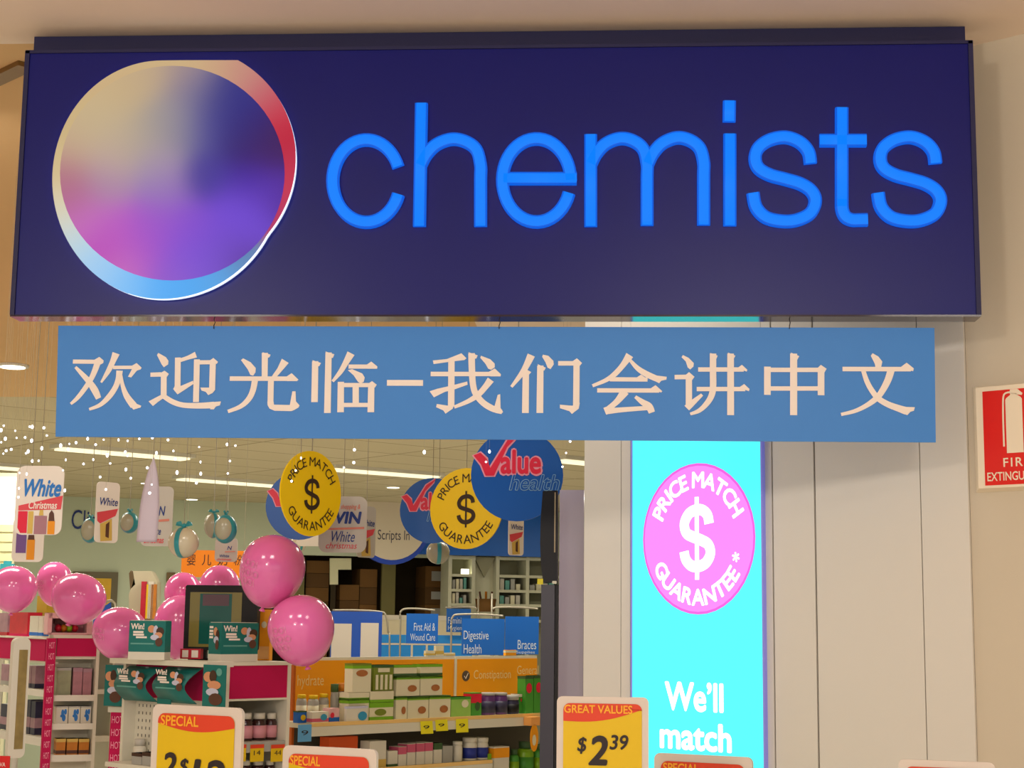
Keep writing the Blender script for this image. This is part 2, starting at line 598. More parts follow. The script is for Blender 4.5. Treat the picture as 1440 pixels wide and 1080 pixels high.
# ceiling downlights (round, recessed) and strip lights
for px, py, w, lab in ((18, 513, 33, 'large round downlight in the smooth ceiling left of the blue banner'),
                       (203, 678, 9, 'small round downlight above the second hanging bauble'),
                       (270, 701, 15, 'round downlight high above the silver bauble with the wide teal band'),
                       (553, 684, 17, 'round downlight in the tiled ceiling left of the two blue hanging discs')):
    p = at_z(px, py, Z_CEIL)
    dist = (p - EYE).length
    r = w / 2 * dist / F_PX
    o = empty('ceiling_light', (p.x, p.y, Z_CEIL))
    tag(o, lab, 'ceiling light', 'recessed round ceiling lights')
    MB().lathe([(r * 1.25, -0.012), (r * 1.3, -0.004), (r * 1.3, 0.0)], 24).build('trim_ring', M_WHITE, o)
    MB().lathe([(r, -0.016), (r, -0.012)], 24).build('lens', M_LAMP_LIT, o)
for x0, y0, x1, y1, lab in ((78, 624, 266, 640, 'longest strip light under the left end of the blue banner'),
                            (250, 668, 392, 679, 'strip light in the tiled ceiling left of the left-hand yellow disc'),
                            (-30, 650, 37, 655, 'strip light at the far left behind the white hanging card'),
                            (462, 654, 616, 666, 'strip light between the two yellow hanging discs'),
                            (782, 641, 850, 648, 'strip light right of the large blue hanging disc')):
    a, b = at_z(x0, y0, Z_CEIL), at_z(x1, y1, Z_CEIL)
    dv = b - a
    o = empty('strip_light', ((a.x + b.x) / 2, (a.y + b.y) / 2, Z_CEIL), math.atan2(dv.y, dv.x))
    tag(o, lab, 'strip light', 'fluorescent strip lights')
    L = dv.length / 2
    MB().box(-L, L, -0.11, 0.11, -0.03, 0).build('housing', M_WHITE, o)
    MB().box(-L + 0.03, L - 0.03, -0.08, 0.08, -0.045, -0.03).build('diffuser', M_TUBE_LIT, o)

# ------------------------------------------------------------ the main sign
SG = Fr((0, 3.3), 0)
h = SG.hit
TL, TR, BR, BL = h(37, 72), h(1367, 58), h(1379, 443), h(15, 443)
x0, x1 = (TL[0] + BL[0]) / 2, (TR[0] + BR[0]) / 2
z0, z1 = (BL[1] + BR[1]) / 2, (TL[1] + TR[1]) / 2
sign = empty('shop_sign', (0, 3.3, z0))
tag(sign, 'large dark navy shop sign with a colourful round logo and lit blue letters', 'sign')
MB().box(x0, x1, 0, 0.006, 0, z1 - z0).build('face_panel', M_NAVY, sign)
fr_ = MB()
for a_, b_, c_, d_ in ((x0 - 0.001, x0 + 0.009, 0, z1 - z0), (x1 - 0.009, x1 + 0.001, 0, z1 - z0), (x0, x1, z1 - z0 - 0.006, z1 - z0 + 0.001)):
    fr_.box(a_, b_, -0.004, 0.055, c_, d_)
fr_.build('rim', M_NAVY_DK, sign)
MB().box(x0, x1, -0.004, 0.055, -0.004, 0.0).build('underside', M_UNDER, sign)
bx0, bx1 = at(48, 60, 3.356).x, at(1357, 45, 3.356).x
MB().box(bx0, bx1, 0.0555, 0.10, 0.02, Z_CEIL - z0 - 0.001).build('mounting_box', M_NAVY_DK, sign)

STEM = 18.6 * 3.3 / F_PX * 1.0


def sg(px, py, d=0.0):
    u, z = SG.hit(px, py, d)
    return u, z - z0


def letter(strokes):
    m = MB()
    for st, sm in strokes:
        pts = smooth_path(st, 6) if sm else st
        m.ribbon([sg(x, y, -0.01) + (STEM,) for x, y in pts], -0.012, 0.0, 0, 0.26, 1)
    m.build('letter', [M_BLUE_GLOW, M_BLUE_EDGE], sign)


def ell(cx, cy, rx, ry, a0, a1, n=30):
    return [(cx + rx * cos(radians(a0 + (a1 - a0) * i / n)), cy - ry * sin(radians(a0 + (a1 - a0) * i / n))) for i in range(n + 1)]


letter([(ell(515, 254, 47.5, 58, 20, 341, 44), False)])
ARCH = lambda xs, ys, xr, top, yr, yb: ([(xs, ys), (xs + (xr - xs) * .10, ys - (ys - top) * .42), (xs + (xr - xs) * .27, top + (ys - top) * .2), (xs + (xr - xs) * .52, top), (xs + (xr - xs) * .75, top + 3.5), (xs + (xr - xs) * .93, top + 15), (xr, yr), (xr, yr + 20), (xr, yb)], True)
letter([([(592.4, 144.7), (589.5, 317.9)], False), ARCH(591, 232, 675.6, 195, 232, 317.9)])
letter([([(708, 250.5), (811, 250.5)], False), (ell(754.4, 253, 48, 58.5, 0, 342, 44), False)])
letter([([(830.7, 188.8), (830.7, 318)], False), ARCH(831, 230, 910, 194, 230, 316.5), ARCH(911, 230, 989.6, 193, 228, 316)])
letter([([(1025.9, 141.5), (1025.5, 170.5)], False), ([(1026.5, 188), (1026.5, 317)], False)])
SP = [(1140, 229.5), (1137, 213), (1125, 199.5), (1105, 192.3), (1083, 196), (1067, 207), (1062, 222), (1067, 236), (1083, 245.5), (1105, 251.5), (1126, 258), (1141, 268), (1146.8, 282), (1140, 299), (1122, 308.5), (1102, 310.6), (1078, 305.5), (1063.5, 291), (1059, 271)]
letter([(SP, True)])
letter([([(1184, 151), (1184, 290)], False), ([(1184, 280), (1184.6, 294), (1189, 304), (1198, 308.6), (1208, 308.8), (1220.5, 308.6)], True), ([(1152.8, 196.9), (1218.8, 196.9)], False)])
letter([([(x + 176, y) for x, y in SP], True)])

# round logo: two coloured crescents behind a colourful disc, all backlit acrylic
M_LOGO = vcol_mat('backlit_printed_logo', emit=0.95)
M_LOGO_EDGE = mat('lit_white_acrylic_edge', (225, 235, 255), emit=0.8, ecol=(205, 225, 255))


def idw(pts, x, y, sg_=24.0):
    w, acc = 0, [0, 0, 0]
    for px, py, c in pts:
        k = math.exp(-((px - x) ** 2 + (py - y) ** 2) / (2 * sg_ * sg_)) + 1e-9
        w += k
        for i in range(3):
            acc[i] += k * lin(c[i])
    return tuple(a / w for a in acc) + (1,)


DISC_C = [(130, 137, (205, 178, 134)), (100, 182, (203, 178, 136)), (165, 112, (205, 176, 132)), (205, 97, (200, 172, 134)), (150, 165, (198, 176, 140)), (175, 195, (190, 170, 145)), (205, 190, (172, 160, 146)), (250, 180, (135, 130, 152)), (355, 300, (112, 72, 212)), (300, 340, (118, 74, 212)), (240, 320, (148, 80, 206)), (250, 100, (165, 142, 140)), (180, 130, (197, 172, 132)), (130, 180, (197, 177, 140)), (230, 160, (163, 153, 150)), (270, 130, (118, 112, 150)),
          (310, 140, (55, 58, 130)), (330, 180, (50, 48, 125)), (290, 180, (92, 92, 150)), (350, 200, (66, 35, 104)), (385, 220, (75, 30, 88)),
          (100, 205, (192, 160, 138)), (92, 245, (180, 120, 130)), (150, 220, (190, 165, 155)), (150, 260, (172, 135, 168)), (100, 275, (178, 100, 140)),
          (220, 230, (165, 145, 170)), (230, 270, (150, 115, 185)), (290, 250, (80, 70, 150)), (350, 258, (72, 40, 150)), (380, 272, (92, 50, 188)),
          (397, 285, (80, 36, 130)), (120, 310, (200, 112, 190)), (160, 320, (188, 92, 196)), (210, 320, (165, 85, 200)), (270, 320, (130, 75, 205)),
          (330, 300, (115, 72, 215)), (350, 330, (112, 72, 210)), (150, 350, (186, 66, 182)), (200, 355, (170, 78, 200)), (260, 355, (125, 78, 215)),
          (320, 355, (108, 70, 192)), (175, 375, (205, 115, 190)), (240, 385, (142, 90, 205)), (300, 378, (125, 85, 210)), (345, 367, (84, 45, 128)), (200, 100, (190, 165, 135))]
RING_C = [(239, 85, (205, 175, 130)), (160, 105, (205, 175, 130)), (90, 181, (205, 178, 130)), (75, 233, (212, 188, 140)), (80, 290, (220, 205, 170)),
          (92, 322, (215, 215, 200)), (103, 345, (180, 215, 235)), (135, 378, (160, 205, 245)), (179, 405, (130, 195, 250)), (223, 410, (85, 175, 250)),
          (270, 408, (80, 170, 245)), (310, 393, (90, 165, 230)), (346, 368, (95, 130, 180)), (300, 90, (205, 172, 130)), (334, 88, (200, 150, 125)),
          (345, 100, (195, 130, 125)), (375, 128, (195, 100, 110)), (398, 160, (200, 50, 75)), (410, 195, (190, 24, 52)), (408, 230, (190, 45, 80)), (405, 265, (205, 55, 80)), (390, 300, (180, 50, 100))]
OUT = [(334.5, 84.6), (308, 84.6), (281, 84.6), (254, 84.7)]
for i in range(0, 61):                                  # left half, top to bottom
    t = pi / 2 + pi * i / 60
    OUT.append((228 + 154.5 * cos(t), 253 - 168 * sin(t)))
for i in range(1, 26):                                  # lower right to the notch
    t = radians(90 - (90 - 28.6) * i / 25)
    OUT.append((228 + 167.5 * cos(t), 253 + 168 * sin(t)))
for i in range(1, 40):                                  # right lobe up to the corner
    k = i / 40
    t = radians(-41.6 + (41.6 + 58.6) * k)
    rr = 166 - 4.5 * k ** 3
    OUT.append((250.5 + rr * cos(t), 222.5 - rr * sin(t)))


def colored_face(name, polys, y, parent, ccs):
    """triangle-fan / grid faces with a printed colour per vertex; polys hold px vertices"""
    vs, fs = polys
    me = bpy.data.meshes.new(name)
    me.from_pydata([(sg(x, yy, y)[0], y, sg(x, yy, y)[1]) for x, yy in vs], [], fs)
    at_ = me.color_attributes.new('print', 'FLOAT_COLOR', 'POINT')
    for i, (x, yy) in enumerate(vs):
        at_.data[i].color = idw(ccs, x, yy)
    me.materials.append(M_LOGO)
    o = bpy.data.objects.new(name, me)
    COL.objects.link(o)
    o.parent = parent
    return o


DISC_C = [(x, y, (c[0] * .85, c[1] * .8, c[2] * 1.0)) if x > 285 and y < 268 else (x, y, c) for x, y, c in DISC_C]
CX, CY = 242.3, 243.5
ring = []
for i in range(len(OUT)):
    ring.append(OUT[i])
# crescents: strip between the outer outline and a shrunken copy of it
vs = []
n = len(OUT)
for k in (1.0, 0.96, 0.91, 0.84, 0.72):
    vs += [(CX + (x - CX) * k, CY + (y - CY) * k) for x, y in OUT]
fs = [(j * n + i, j * n + (i + 1) % n, (j + 1) * n + (i + 1) % n, (j + 1) * n + i) for j in range(4) for i in range(n)]
colored_face('logo_crescent', (vs, fs), -0.012, sign, RING_C)
edge = MB()
pl = [sg(x, y, -0.012) for x, y in OUT]
edge.add([(x, -0.012, z) for x, z in pl] + [(x, 0, z) for x, z in pl], [(i, (i + 1) % n, n + (i + 1) % n, n + i) for i in range(n)], 0, True)
RIM = [p for p in OUT[58:] if p[1] > 212]
nr = len(RIM)
edge.ribbon([sg(x, y, -0.0135) + ((0.6 + 2.3 * sin(pi * i / (nr - 1))) * 3.3 / F_PX,) for i, (x, y) in enumerate(RIM)], -0.0132, None)
edge.build('logo_edge', M_LOGO_EDGE, sign)
NR, NA = 16, 72
vs = [(CX, CY)]
for j in range(1, NR + 1):
    for i in range(NA):
        vs.append((CX + 158 * j / NR * cos(2 * pi * i / NA), CY + 151 * j / NR * sin(2 * pi * i / NA)))
fs = [(0, 1 + (i + 1) % NA, 1 + i) for i in range(NA)]
for j in range(NR - 1):
    for i in range(NA):
        k = (i + 1) % NA
        fs.append((1 + j * NA + i, 1 + j * NA + k, 1 + (j + 1) * NA + k, 1 + (j + 1) * NA + i))
colored_face('logo_disc', (vs, fs), -0.0138, sign, DISC_C)

# ------------------------------------------------------------ the hanging banner
YB = 3.327
BN = Fr((0, YB), 0)
c4 = [BN.hit(*p) for p in ((82, 458), (1314, 461), (1316, 622), (78, 614))]
zb0 = min(c[1] for c in c4)
ban = empty('hanging_banner', (0, YB, zb0))
tag(ban, 'long light blue banner with cream Chinese characters hanging below the navy sign', 'banner')
MB().prism([(x, z - zb0) for x, z in c4], 0, 0.006).build('board', M_BANNER, ban)
hk = []
for px in (301, 702, 1110):
    p = BN.hit(px, 460)
    q = BN.hit(px, 444)
    m = MB().tube([(p[0], -0.002, p[1] - zb0 - 0.004), (p[0], -0.003, p[1] - zb0 + 0.002), (p[0] + 0.002, 0.0, p[1] - zb0 + 0.01), (q[0], 0.001, z0 - 0.004 - zb0)], 0.0011)
    m.build('hook', M_WIRE, ban)
K = 120 / 1178.0
CH = []
D = lambda *p: ('p', list(p))
L_ = lambda *p: ('s', list(p))
CH.append((90, [L_((125, 280, 60), (430, 283, 60)), D((410, 262), (490, 215), (550, 265), (545, 300), (510, 320), (420, 312)), L_((475, 270, 95), (430, 400, 85), (370, 530, 75), (270, 680, 70), (180, 790, 60), (95, 865, 40)),
    L_((160, 355, 40), (250, 450, 65), (350, 560, 85), (430, 680, 100), (480, 790, 80)), L_((722, 165, 112), (680, 270, 85), (620, 400, 75), (515, 570, 30)), L_((680, 362, 50), (960, 360, 50)),
    D((940, 338), (1005, 300), (1075, 365), (1060, 390), (1010, 405), (930, 500), (885, 490), (940, 385)), L_((770, 405, 95), (755, 520, 85), (710, 640, 80), (620, 770, 80), (500, 880, 60), (350, 940, 40)),
    L_((790, 470, 40), (815, 620, 60), (870, 760, 85), (965, 890, 105)), D((950, 840), (1070, 890), (1060, 915), (960, 945), (915, 890))]))
CH.append((200, [D((225, 160), (330, 220), (365, 270), (360, 320), (300, 360), (270, 320), (205, 190)), L_((115, 462, 62), (260, 458, 65)), D((250, 440), (310, 405), (370, 450), (345, 490), (260, 500)),
    L_((300, 430, 85), (298, 770, 85)), D((260, 740), (90, 830), (150, 895), (230, 830), (290, 790), (330, 760)), L_((300, 760, 70), (420, 835, 75), (560, 880, 75), (760, 890, 82), (990, 880, 95)),
    D((960, 840), (1090, 830), (1075, 885), (1020, 900), (990, 940), (940, 940)), L_((495, 225, 85), (490, 690, 85)), D((430, 660), (490, 735), (560, 690), (710, 590), (705, 545), (540, 615), (450, 620)),
    L_((530, 262, 55), (640, 225, 60), (745, 185, 90)), L_((758, 250, 85), (745, 840, 85)), L_((790, 292, 60), (960, 290, 60)), D((930, 270), (985, 230), (1050, 285), (1035, 310), (950, 330)),
    L_((978, 290, 88), (968, 640, 88)), D((805, 640), (930, 640), (1010, 620), (1010, 670), (975, 715), (915, 745), (880, 700), (820, 680))]))
CH.append((312, [L_((595, 160, 90), (592, 510, 85)), D((560, 150), (675, 185), (660, 220), (620, 235)), D((295, 235), (400, 290), (470, 370), (465, 430), (435, 475), (395, 465), (360, 390), (265, 260)),
    D((830, 240), (925, 300), (890, 340), (760, 490), (690, 530), (680, 500), (770, 370)), L_((110, 515, 65), (1000, 517, 65)), D((890, 490), (965, 440), (1060, 530), (1040, 550), (900, 550)),
    L_((460, 530, 90), (430, 680, 85), (370, 800, 80), (260, 900, 65), (85, 970, 50)), L_((680, 520, 85), (673, 850, 85)), D((630, 830), (716, 830), (722, 875), (960, 880), (1000, 950), (960, 965), (730, 960), (660, 930), (632, 880)),
    D((975, 690), (1020, 690), (1025, 830), (1075, 885), (1060, 915), (1000, 950), (930, 940), (940, 880))]))
CH.append((422, [L_((210, 275, 90), (200, 840, 95)), D((170, 260), (290, 300), (265, 345), (200, 330)), L_((395, 155, 90), (378, 990, 95)), D((350, 140), (475, 180), (455, 230), (400, 230)),
    L_((705, 165, 115), (630, 300, 85), (560, 420, 70), (450, 555, 40)), L_((670, 350, 60), (1000, 350, 60)), D((910, 330), (985, 280), (1070, 350), (1065, 380), (930, 380)),
    D((660, 400), (720, 385), (860, 445), (895, 500), (880, 560), (840, 585), (800, 560), (740, 470)), L_((565, 560, 90), (560, 980, 95)), L_((570, 605, 60), (960, 605, 60)), D((935, 590), (995, 550), (1060, 600), (1035, 640), (950, 640)),
    L_((985, 600, 90), (978, 980, 95)), L_((770, 610, 90), (770, 890, 90)), L_((590, 880, 60), (960, 880, 60))]))
CH.append((595, [D((135, 265), (330, 245), (530, 165), (600, 235), (570, 260), (430, 275), (145, 315)), L_((392, 260, 90), (388, 900, 92)), D((190, 865), (350, 890), (430, 870), (410, 930), (310, 1000), (280, 955), (180, 910)),
    L_((105, 452, 65), (980, 452, 62)), D((910, 420), (990, 375), (1075, 455), (1070, 485), (930, 485)), D((610, 555), (615, 600), (450, 660), (300, 700), (150, 775), (90, 690), (200, 655), (400, 610)),
    L_((670, 165, 95), (675, 400, 92), (690, 600, 88), (730, 730, 88), (830, 850, 88), (960, 930, 88), (1085, 975, 60)), D((625, 150), (755, 195), (735, 240), (680, 240)), D((1030, 740), (1065, 730), (1070, 920), (1105, 975), (1080, 1005), (1000, 990), (985, 900)),
    D((800, 200), (930, 250), (990, 310), (990, 360), (940, 395), (900, 380), (860, 310), (790, 230)), L_((935, 530, 105), (860, 630, 85), (760, 740, 80), (620, 830, 65), (430, 910, 45)), ]))
CH.append((710, [L_((365, 190, 112), (300, 330, 90), (230, 450, 75), (90, 630, 40)), L_((290, 420, 90), (283, 990, 95)), D((280, 380), (365, 425), (335, 460), (280, 460)), L_((490, 335, 90), (483, 990, 95)), D((450, 315), (565, 365), (545, 405), (490, 400)),
    D((525, 185), (600, 200), (670, 270), (675, 320), (630, 385), (590, 365), (560, 290), (515, 215)), L_((735, 305, 65), (960, 305, 65)), D((920, 285), (995, 235), (1065, 300), (1040, 335), (960, 335)),
    L_((990, 300, 88), (985, 890, 90)), D((760, 875), (930, 890), (1035, 850), (1020, 930), (925, 1005), (890, 965), (760, 925))]))
CH.append((825, [L_((595, 190, 112), (500, 330, 80), (380, 460, 75), (260, 540, 60), (80, 615, 45)), L_((590, 250, 40), (700, 370, 70), (820, 450, 85), (960, 515, 85)), D((940, 470), (1105, 490), (1100, 530), (1030, 545), (1000, 580), (900, 530)),
    L_((320, 525, 60), (840, 528, 60)), D((690, 500), (750, 460), (850, 530)), L_((145, 678, 62), (1000, 680, 62)), D((870, 660), (950, 605), (1045, 690), (1030, 708)), L_((530, 690, 125), (420, 830, 85), (300, 930, 75)),
    D((230, 920), (330, 880), (340, 990), (270, 1015)), L_((270, 968, 85), (500, 945, 70), (860, 920, 60)), L_((670, 765, 45), (770, 840, 80), (860, 900, 100), (900, 985, 90))]))
CH.append((942, [D((180, 190), (260, 230), (330, 300), (325, 350), (280, 390), (245, 360), (220, 280), (160, 220)), L_((65, 495, 64), (240, 492, 65)), D((210, 470), (265, 425), (340, 490), (305, 540), (220, 530)), L_((262, 470, 88), (262, 900, 88)),
    D((200, 890), (265, 955), (320, 900), (460, 750), (430, 720), (300, 810)), L_((390, 390, 62), (1020, 390, 62)), D((930, 370), (995, 325), (1070, 395), (1060, 420)), L_((370, 660, 62), (1040, 660, 62)), D((950, 640), (1025, 590), (1100, 660), (1090, 690)),
    L_((595, 170, 90), (595, 400, 90), (595, 640, 90), (570, 760, 85), (500, 870, 75), (400, 960, 60), (280, 1005, 40)), D((555, 160), (660, 200), (640, 245), (590, 240)), L_((838, 170, 92), (838, 1020, 95)), D((800, 155), (905, 200), (880, 245), (820, 240))]))
CH.append((1062, [L_((530, 170, 98), (530, 1020, 98)), D((490, 155), (608, 205), (580, 255), (520, 250)), L_((168, 350, 92), (168, 740, 92)), L_((170, 395, 62), (880, 395, 62)), D((860, 370), (905, 325), (985, 380), (950, 440)), L_((908, 380, 92), (908, 745, 92)), L_((200, 652, 62), (880, 652, 62))]))
CH.append((1175, [D((510, 165), (590, 210), (645, 280), (630, 350), (600, 400), (555, 380), (540, 310), (485, 200)), L_((95, 383, 64), (1040, 385, 64)), D((900, 355), (980, 295), (1080, 375), (1070, 415)),
    L_((765, 400, 100), (720, 540, 95), (640, 690, 85), (560, 790, 80), (420, 890, 65), (260, 965, 55), (75, 1010, 45)), L_((380, 400, 60), (430, 550, 70), (500, 680, 75), (590, 790, 80), (720, 870, 85), (880, 930, 95), (970, 960, 110)), D((950, 905), (1095, 910), (1080, 960), (1030, 975), (990, 1020), (900, 990))]))
PXM = YB / F_PX * 0.995
for ox, strokes in CH:
    m = MB()
    for si, (kind, pts) in enumerate(strokes):
        ys = -0.001 - si * 0.00006
        if kind == 'p':
            m.prism([(lambda q: (q[0], q[1] - zb0))(BN.hit(ox + x * K, 480 + y * K)) for x, y in pts], ys, None)
        else:
            m.ribbon(smooth_path([(lambda q: (q[0], q[1] - zb0))(BN.hit(ox + x * K, 480 + y * K)) + (w * K * PXM,) for x, y, w in pts], 5), ys, None)
    m.build('character', M_CREAM, ban)
a, b, c, d = BN.rect(544.2, 595, 534.4, 542.6)
MB().prism([(a, c - zb0), (b, c - zb0), (b, d - zb0), (a, d - zb0)], -0.001, None).build('character', M_CREAM, ban)

# ------------------------------------------------------------ light box on the shopfront wall
M_CYAN = mat('lit_cyan_panel', (20, 70, 76), rough=0.15, emit=1.15, ecol=(80, 255, 255))
M_LBPINK = mat('lit_pink_print', (80, 30, 80), rough=0.2, emit=1.02, ecol=(252, 140, 252))
M_LBPINKR = mat('lit_pink_rim', (80, 24, 78), rough=0.2, emit=0.9, ecol=(250, 105, 235))
M_LBWHITE = mat('lit_white_print', (255, 255, 255), rough=0.2, emit=1.2, ecol=(255, 255, 255))
M_LBGLOW = mat('violet_edge_glow', (150, 140, 200), rough=0.3, emit=0.25, ecol=(90, 120, 250))
lu0, lu1 = RW.hit(889, 800, -0.02)[0], RW.hit(1072, 800, -0.02)[0]
um = (lu0 + lu1) / 2
lb = empty('light_box', RW.w(um, 0, 0.35), RW.rot)
tag(lb, 'tall glowing cyan light box with a pink price guarantee circle on the shopfront wall', 'light box')
zt = LBZ1 - 0.35
hw = (lu1 - lu0) / 2
MB().box(-hw, hw, -0.02, -0.0085, 0, zt).build('lit_panel', M_CYAN, lb)
MB().box(-hw - 0.003, -hw + 0.001, -0.022, -0.0085, 0, zt).box(hw - 0.001, hw + 0.003, -0.022, -0.0085, 0, zt).build('edge_glow', M_LBGLOW, lb)  # soft glow around the lit panel put into violet emissive strips


def lbp(px, py):
    u, z = RW.hit(px, py, -0.021)
    return u - um, z - 0.35


cx_, cz_ = lbp(981, 757)
R1 = (lbp(1060, 757)[0] - lbp(902, 757)[0]) / 2
R2 = (lbp(981, 651)[1] - lbp(981, 864)[1]) / 2
MB().disc(cx_, cz_, R1, R2, -0.0205, None).build('badge_rim', M_LBPINKR, lb)
MB().disc(cx_, cz_, R1 * .965, R2 * .965, -0.021, None).build('badge', M_LBPINK, lb)
q = R1 / R2
m = MB()
text_arc(m, 'PRICE MATCH', cx_, cz_, R2 * .775, 159, 22, R2 * .22, -0.0216, 0, 0.03, True, q, 1.05)
text_arc(m, 'GUARANTEE', cx_, cz_, R2 * .775, 205, 328, R2 * .22, -0.0216, 0, 0.03, False, q, 1.05)
text_arc(m, '*', cx_, cz_, R2 * .76, 336, 342, R2 * .2, -0.0216, 0, 0.02, False, q, 1)
a, b = lbp(955, 700)
c, d = lbp(1006, 815)
dollar(m, a, c, d, b, -0.0216, .26)
m.build('badge_lettering', M_LBWHITE, lb)
m = MB()


def lb_text(body, x0, x1, y0, y1, bold):
    a, b = lbp(x0, (y0 + y1) / 2)[0], lbp(x1, (y0 + y1) / 2)[0]
    text_in(m, body, a, b, lbp((x0 + x1) / 2, y1)[1], lbp((x0 + x1) / 2, y0)[1], -0.0216, 0, bold)


lb_text("We\u2019ll", 935, 1017.5, 959, 1001, 0.03)
lb_text('match', 928, 1029, 1016, 1056, 0.03)
m.build('lettering', M_LBWHITE, lb)

# ------------------------------------------------------------ fire extinguisher sign on the tan wall
M_FRED = mat('fire_sign_red', (226, 30, 14), rough=0.35, vary=0.02)
M_FWHITE = mat('fire_sign_plastic', (244, 228, 200), rough=0.4, vary=0.02)
FS = RW
fu = lambda px, py: FS.hit(px, py, -0.03)
a0, a1, b0, b1 = fu(1374, 615)[0], fu(1374, 615)[0], fu(1376, 687)[1], fu(1376, 545)[1]
wfs = (b1 - b0) * 0.80
a1 = a0 + wfs
fs_ = empty('fire_sign', FS.w(a0, 0, b0), FS.rot)
tag(fs_, 'red and white fire extinguisher sign on the tan wall at the right edge', 'sign')
hh = b1 - b0
m = MB()
sl = fu(1362, 615)[0] - a0
back = [(sl, -0.006), (wfs - sl, -0.006), (wfs - sl, hh + 0.006), (sl, hh + 0.006)]
fro = [(0, 0), (wfs, 0), (wfs, hh), (0, hh)]
m.add([(x, -0.03, z) for x, z in fro] + [(x, -0.0002, z) for x, z in back], [(0, 1, 2, 3), (0, 4, 5, 1), (1, 5, 6, 2), (2, 6, 7, 3), (3, 7, 4, 0), (7, 6, 5, 4)])
m.build('backing', M_FWHITE, fs_)
rx0, rx1 = fu(1383.5, 615)[0] - a0, wfs - (fu(1383.5, 615)[0] - a0)
rz0, rz1 = 0.025 * hh, hh * 0.955
MB().box(rx0, rx1, -0.0306, -0.0301, rz0, rz1).build('red_panel', M_FRED, fs_)
fp = lambda px, py: (lambda q: (q[0] - a0, q[1] - b0))(FS.hit(px, py, -0.031))
m = MB()
cl_, ct = fp(1413.5, 560)
cr = rx0 + (rx1 - rx0) * 0.5 + (rx0 + (rx1 - rx0) * 0.5 - cl_)
cr = min(cr, fp(1437, 560)[0])
cb = fp(1420, 637)[1]
cxm = (cl_ + cr) / 2
wd = cr - cl_
m.prism([(cl_, cb), (cr, cb), (cr, ct - .004), (cr - wd * .06, ct), (cr - wd * .3, ct + .006), (cr - wd * .32, ct + .010), (cl_ + wd * .32, ct + .010), (cl_ + wd * .3, ct + .006), (cl_ + wd * .06, ct), (cl_, ct - .004)], -0.0311, None)
m.prism([(cxm - wd * .22, ct + .009), (cxm + wd * .5, ct + .004), (cxm + wd * .55, ct + .008), (cxm + wd * .25, ct + .018), (cxm - wd * .2, ct + .018)], -0.0311, None)
hose = [fp(1420, 551.5), fp(1414, 553), fp(1411, 558), fp(1410.5, 575), fp(1411, 600), fp(1412, 628)]
m.ribbon(smooth_path([p + (0.0038,) for p in hose], 4), -0.0311, None)
m.build('pictogram', M_FWHITE, fs_)
m = MB()
e0, e1 = fp(1388.5, 669), None
ew = (rx1 - 0.008) - e0[0]
text_in(m, 'EXTINGUISHER', e0[0], rx1 - (e0[0] - rx0), fp(1400, 676.5)[1], fp(1400, 664)[1], -0.0311, 0, 0.012)
f0 = fp(1411, 650)[0]
text_in(m, 'FIRE', f0, rx0 + rx1 - f0, fp(1415, 656.5)[1], fp(1415, 644)[1], -0.0311, 0, 0.012, 0, 1.25)
m.build('lettering', M_FWHITE, fs_)

# ------------------------------------------------------------ tall dark post and pale panel at the entrance
PF = front(772, 900, 4.15)
post = empty('entrance_post', PF.w(0, 0, 0))
tag(post, 'tall black post with a bulging upper casing at the shop entrance', 'post')


def pf(px, py, d=0.0):
    return PF.hit(px, py, d)


zk = pf(772, 820)[1]
MB().box(pf(760, 950)[0], pf(779, 950)[0], 0, 0.06, 0, zk - 0.004).build('lower_column', M_PLUM, post)
MB().box(pf(779.5, 950)[0], pf(784, 950)[0], 0.004, 0.055, 0, zk - 0.004).build('side_channel', M_BLACK, post)
prof = [(763.5, 691), (784, 690), (784, 819), (764, 819), (761, 795), (759.8, 765), (760.5, 730)]
MB().prism([pf(*p) for p in prof], -0.012, 0.065).build('upper_casing', M_BLACK, post)
MB().box(pf(780, 700)[0], pf(781.8, 700)[0], -0.0135, -0.0121, pf(781, 777)[1], pf(781, 693)[1]).build('light_strip', mat('pale_trim_strip', (150, 130, 96), rough=0.3), post)
MB().box(pf(756, 820)[0], pf(764, 820)[0], -0.016, -0.0122, pf(760, 822)[1], pf(760, 814)[1]).build('yellow_clip', mat('yellow_plastic', (210, 190, 20)), post)
MB().box(pf(777, 820)[0], pf(783, 820)[0], -0.016, -0.0125, pf(760, 821)[1], pf(760, 817)[1]).build('latch', M_METAL, post)
PN = front(803, 800, 4.28, -4)
u0, u1, _, zt_ = PN.rect(786, 820.5, 689, 1000)
pn = MB().box(u0, u1, 0, 0.012, 0.0, zt_).build('entrance_partition', mat('lilac_gloss_panel', (186, 174, 190), rough=0.16, spec=0.7, vary=0.1, scale=3), loc=PN.w(0, 0, 0), rotz=PN.rot)
tag(pn, 'narrow glossy lilac grey panel between the black post and the pillar', 'panel')

# ------------------------------------------------------------ hanging discs
def string_part(o, x, z0_, z1_, y=0.0, r=0.0012):
    MB().tube([(x, y, z0_), (x, y, z1_)], r, 5).build('string', M_CLEARWIRE, o)


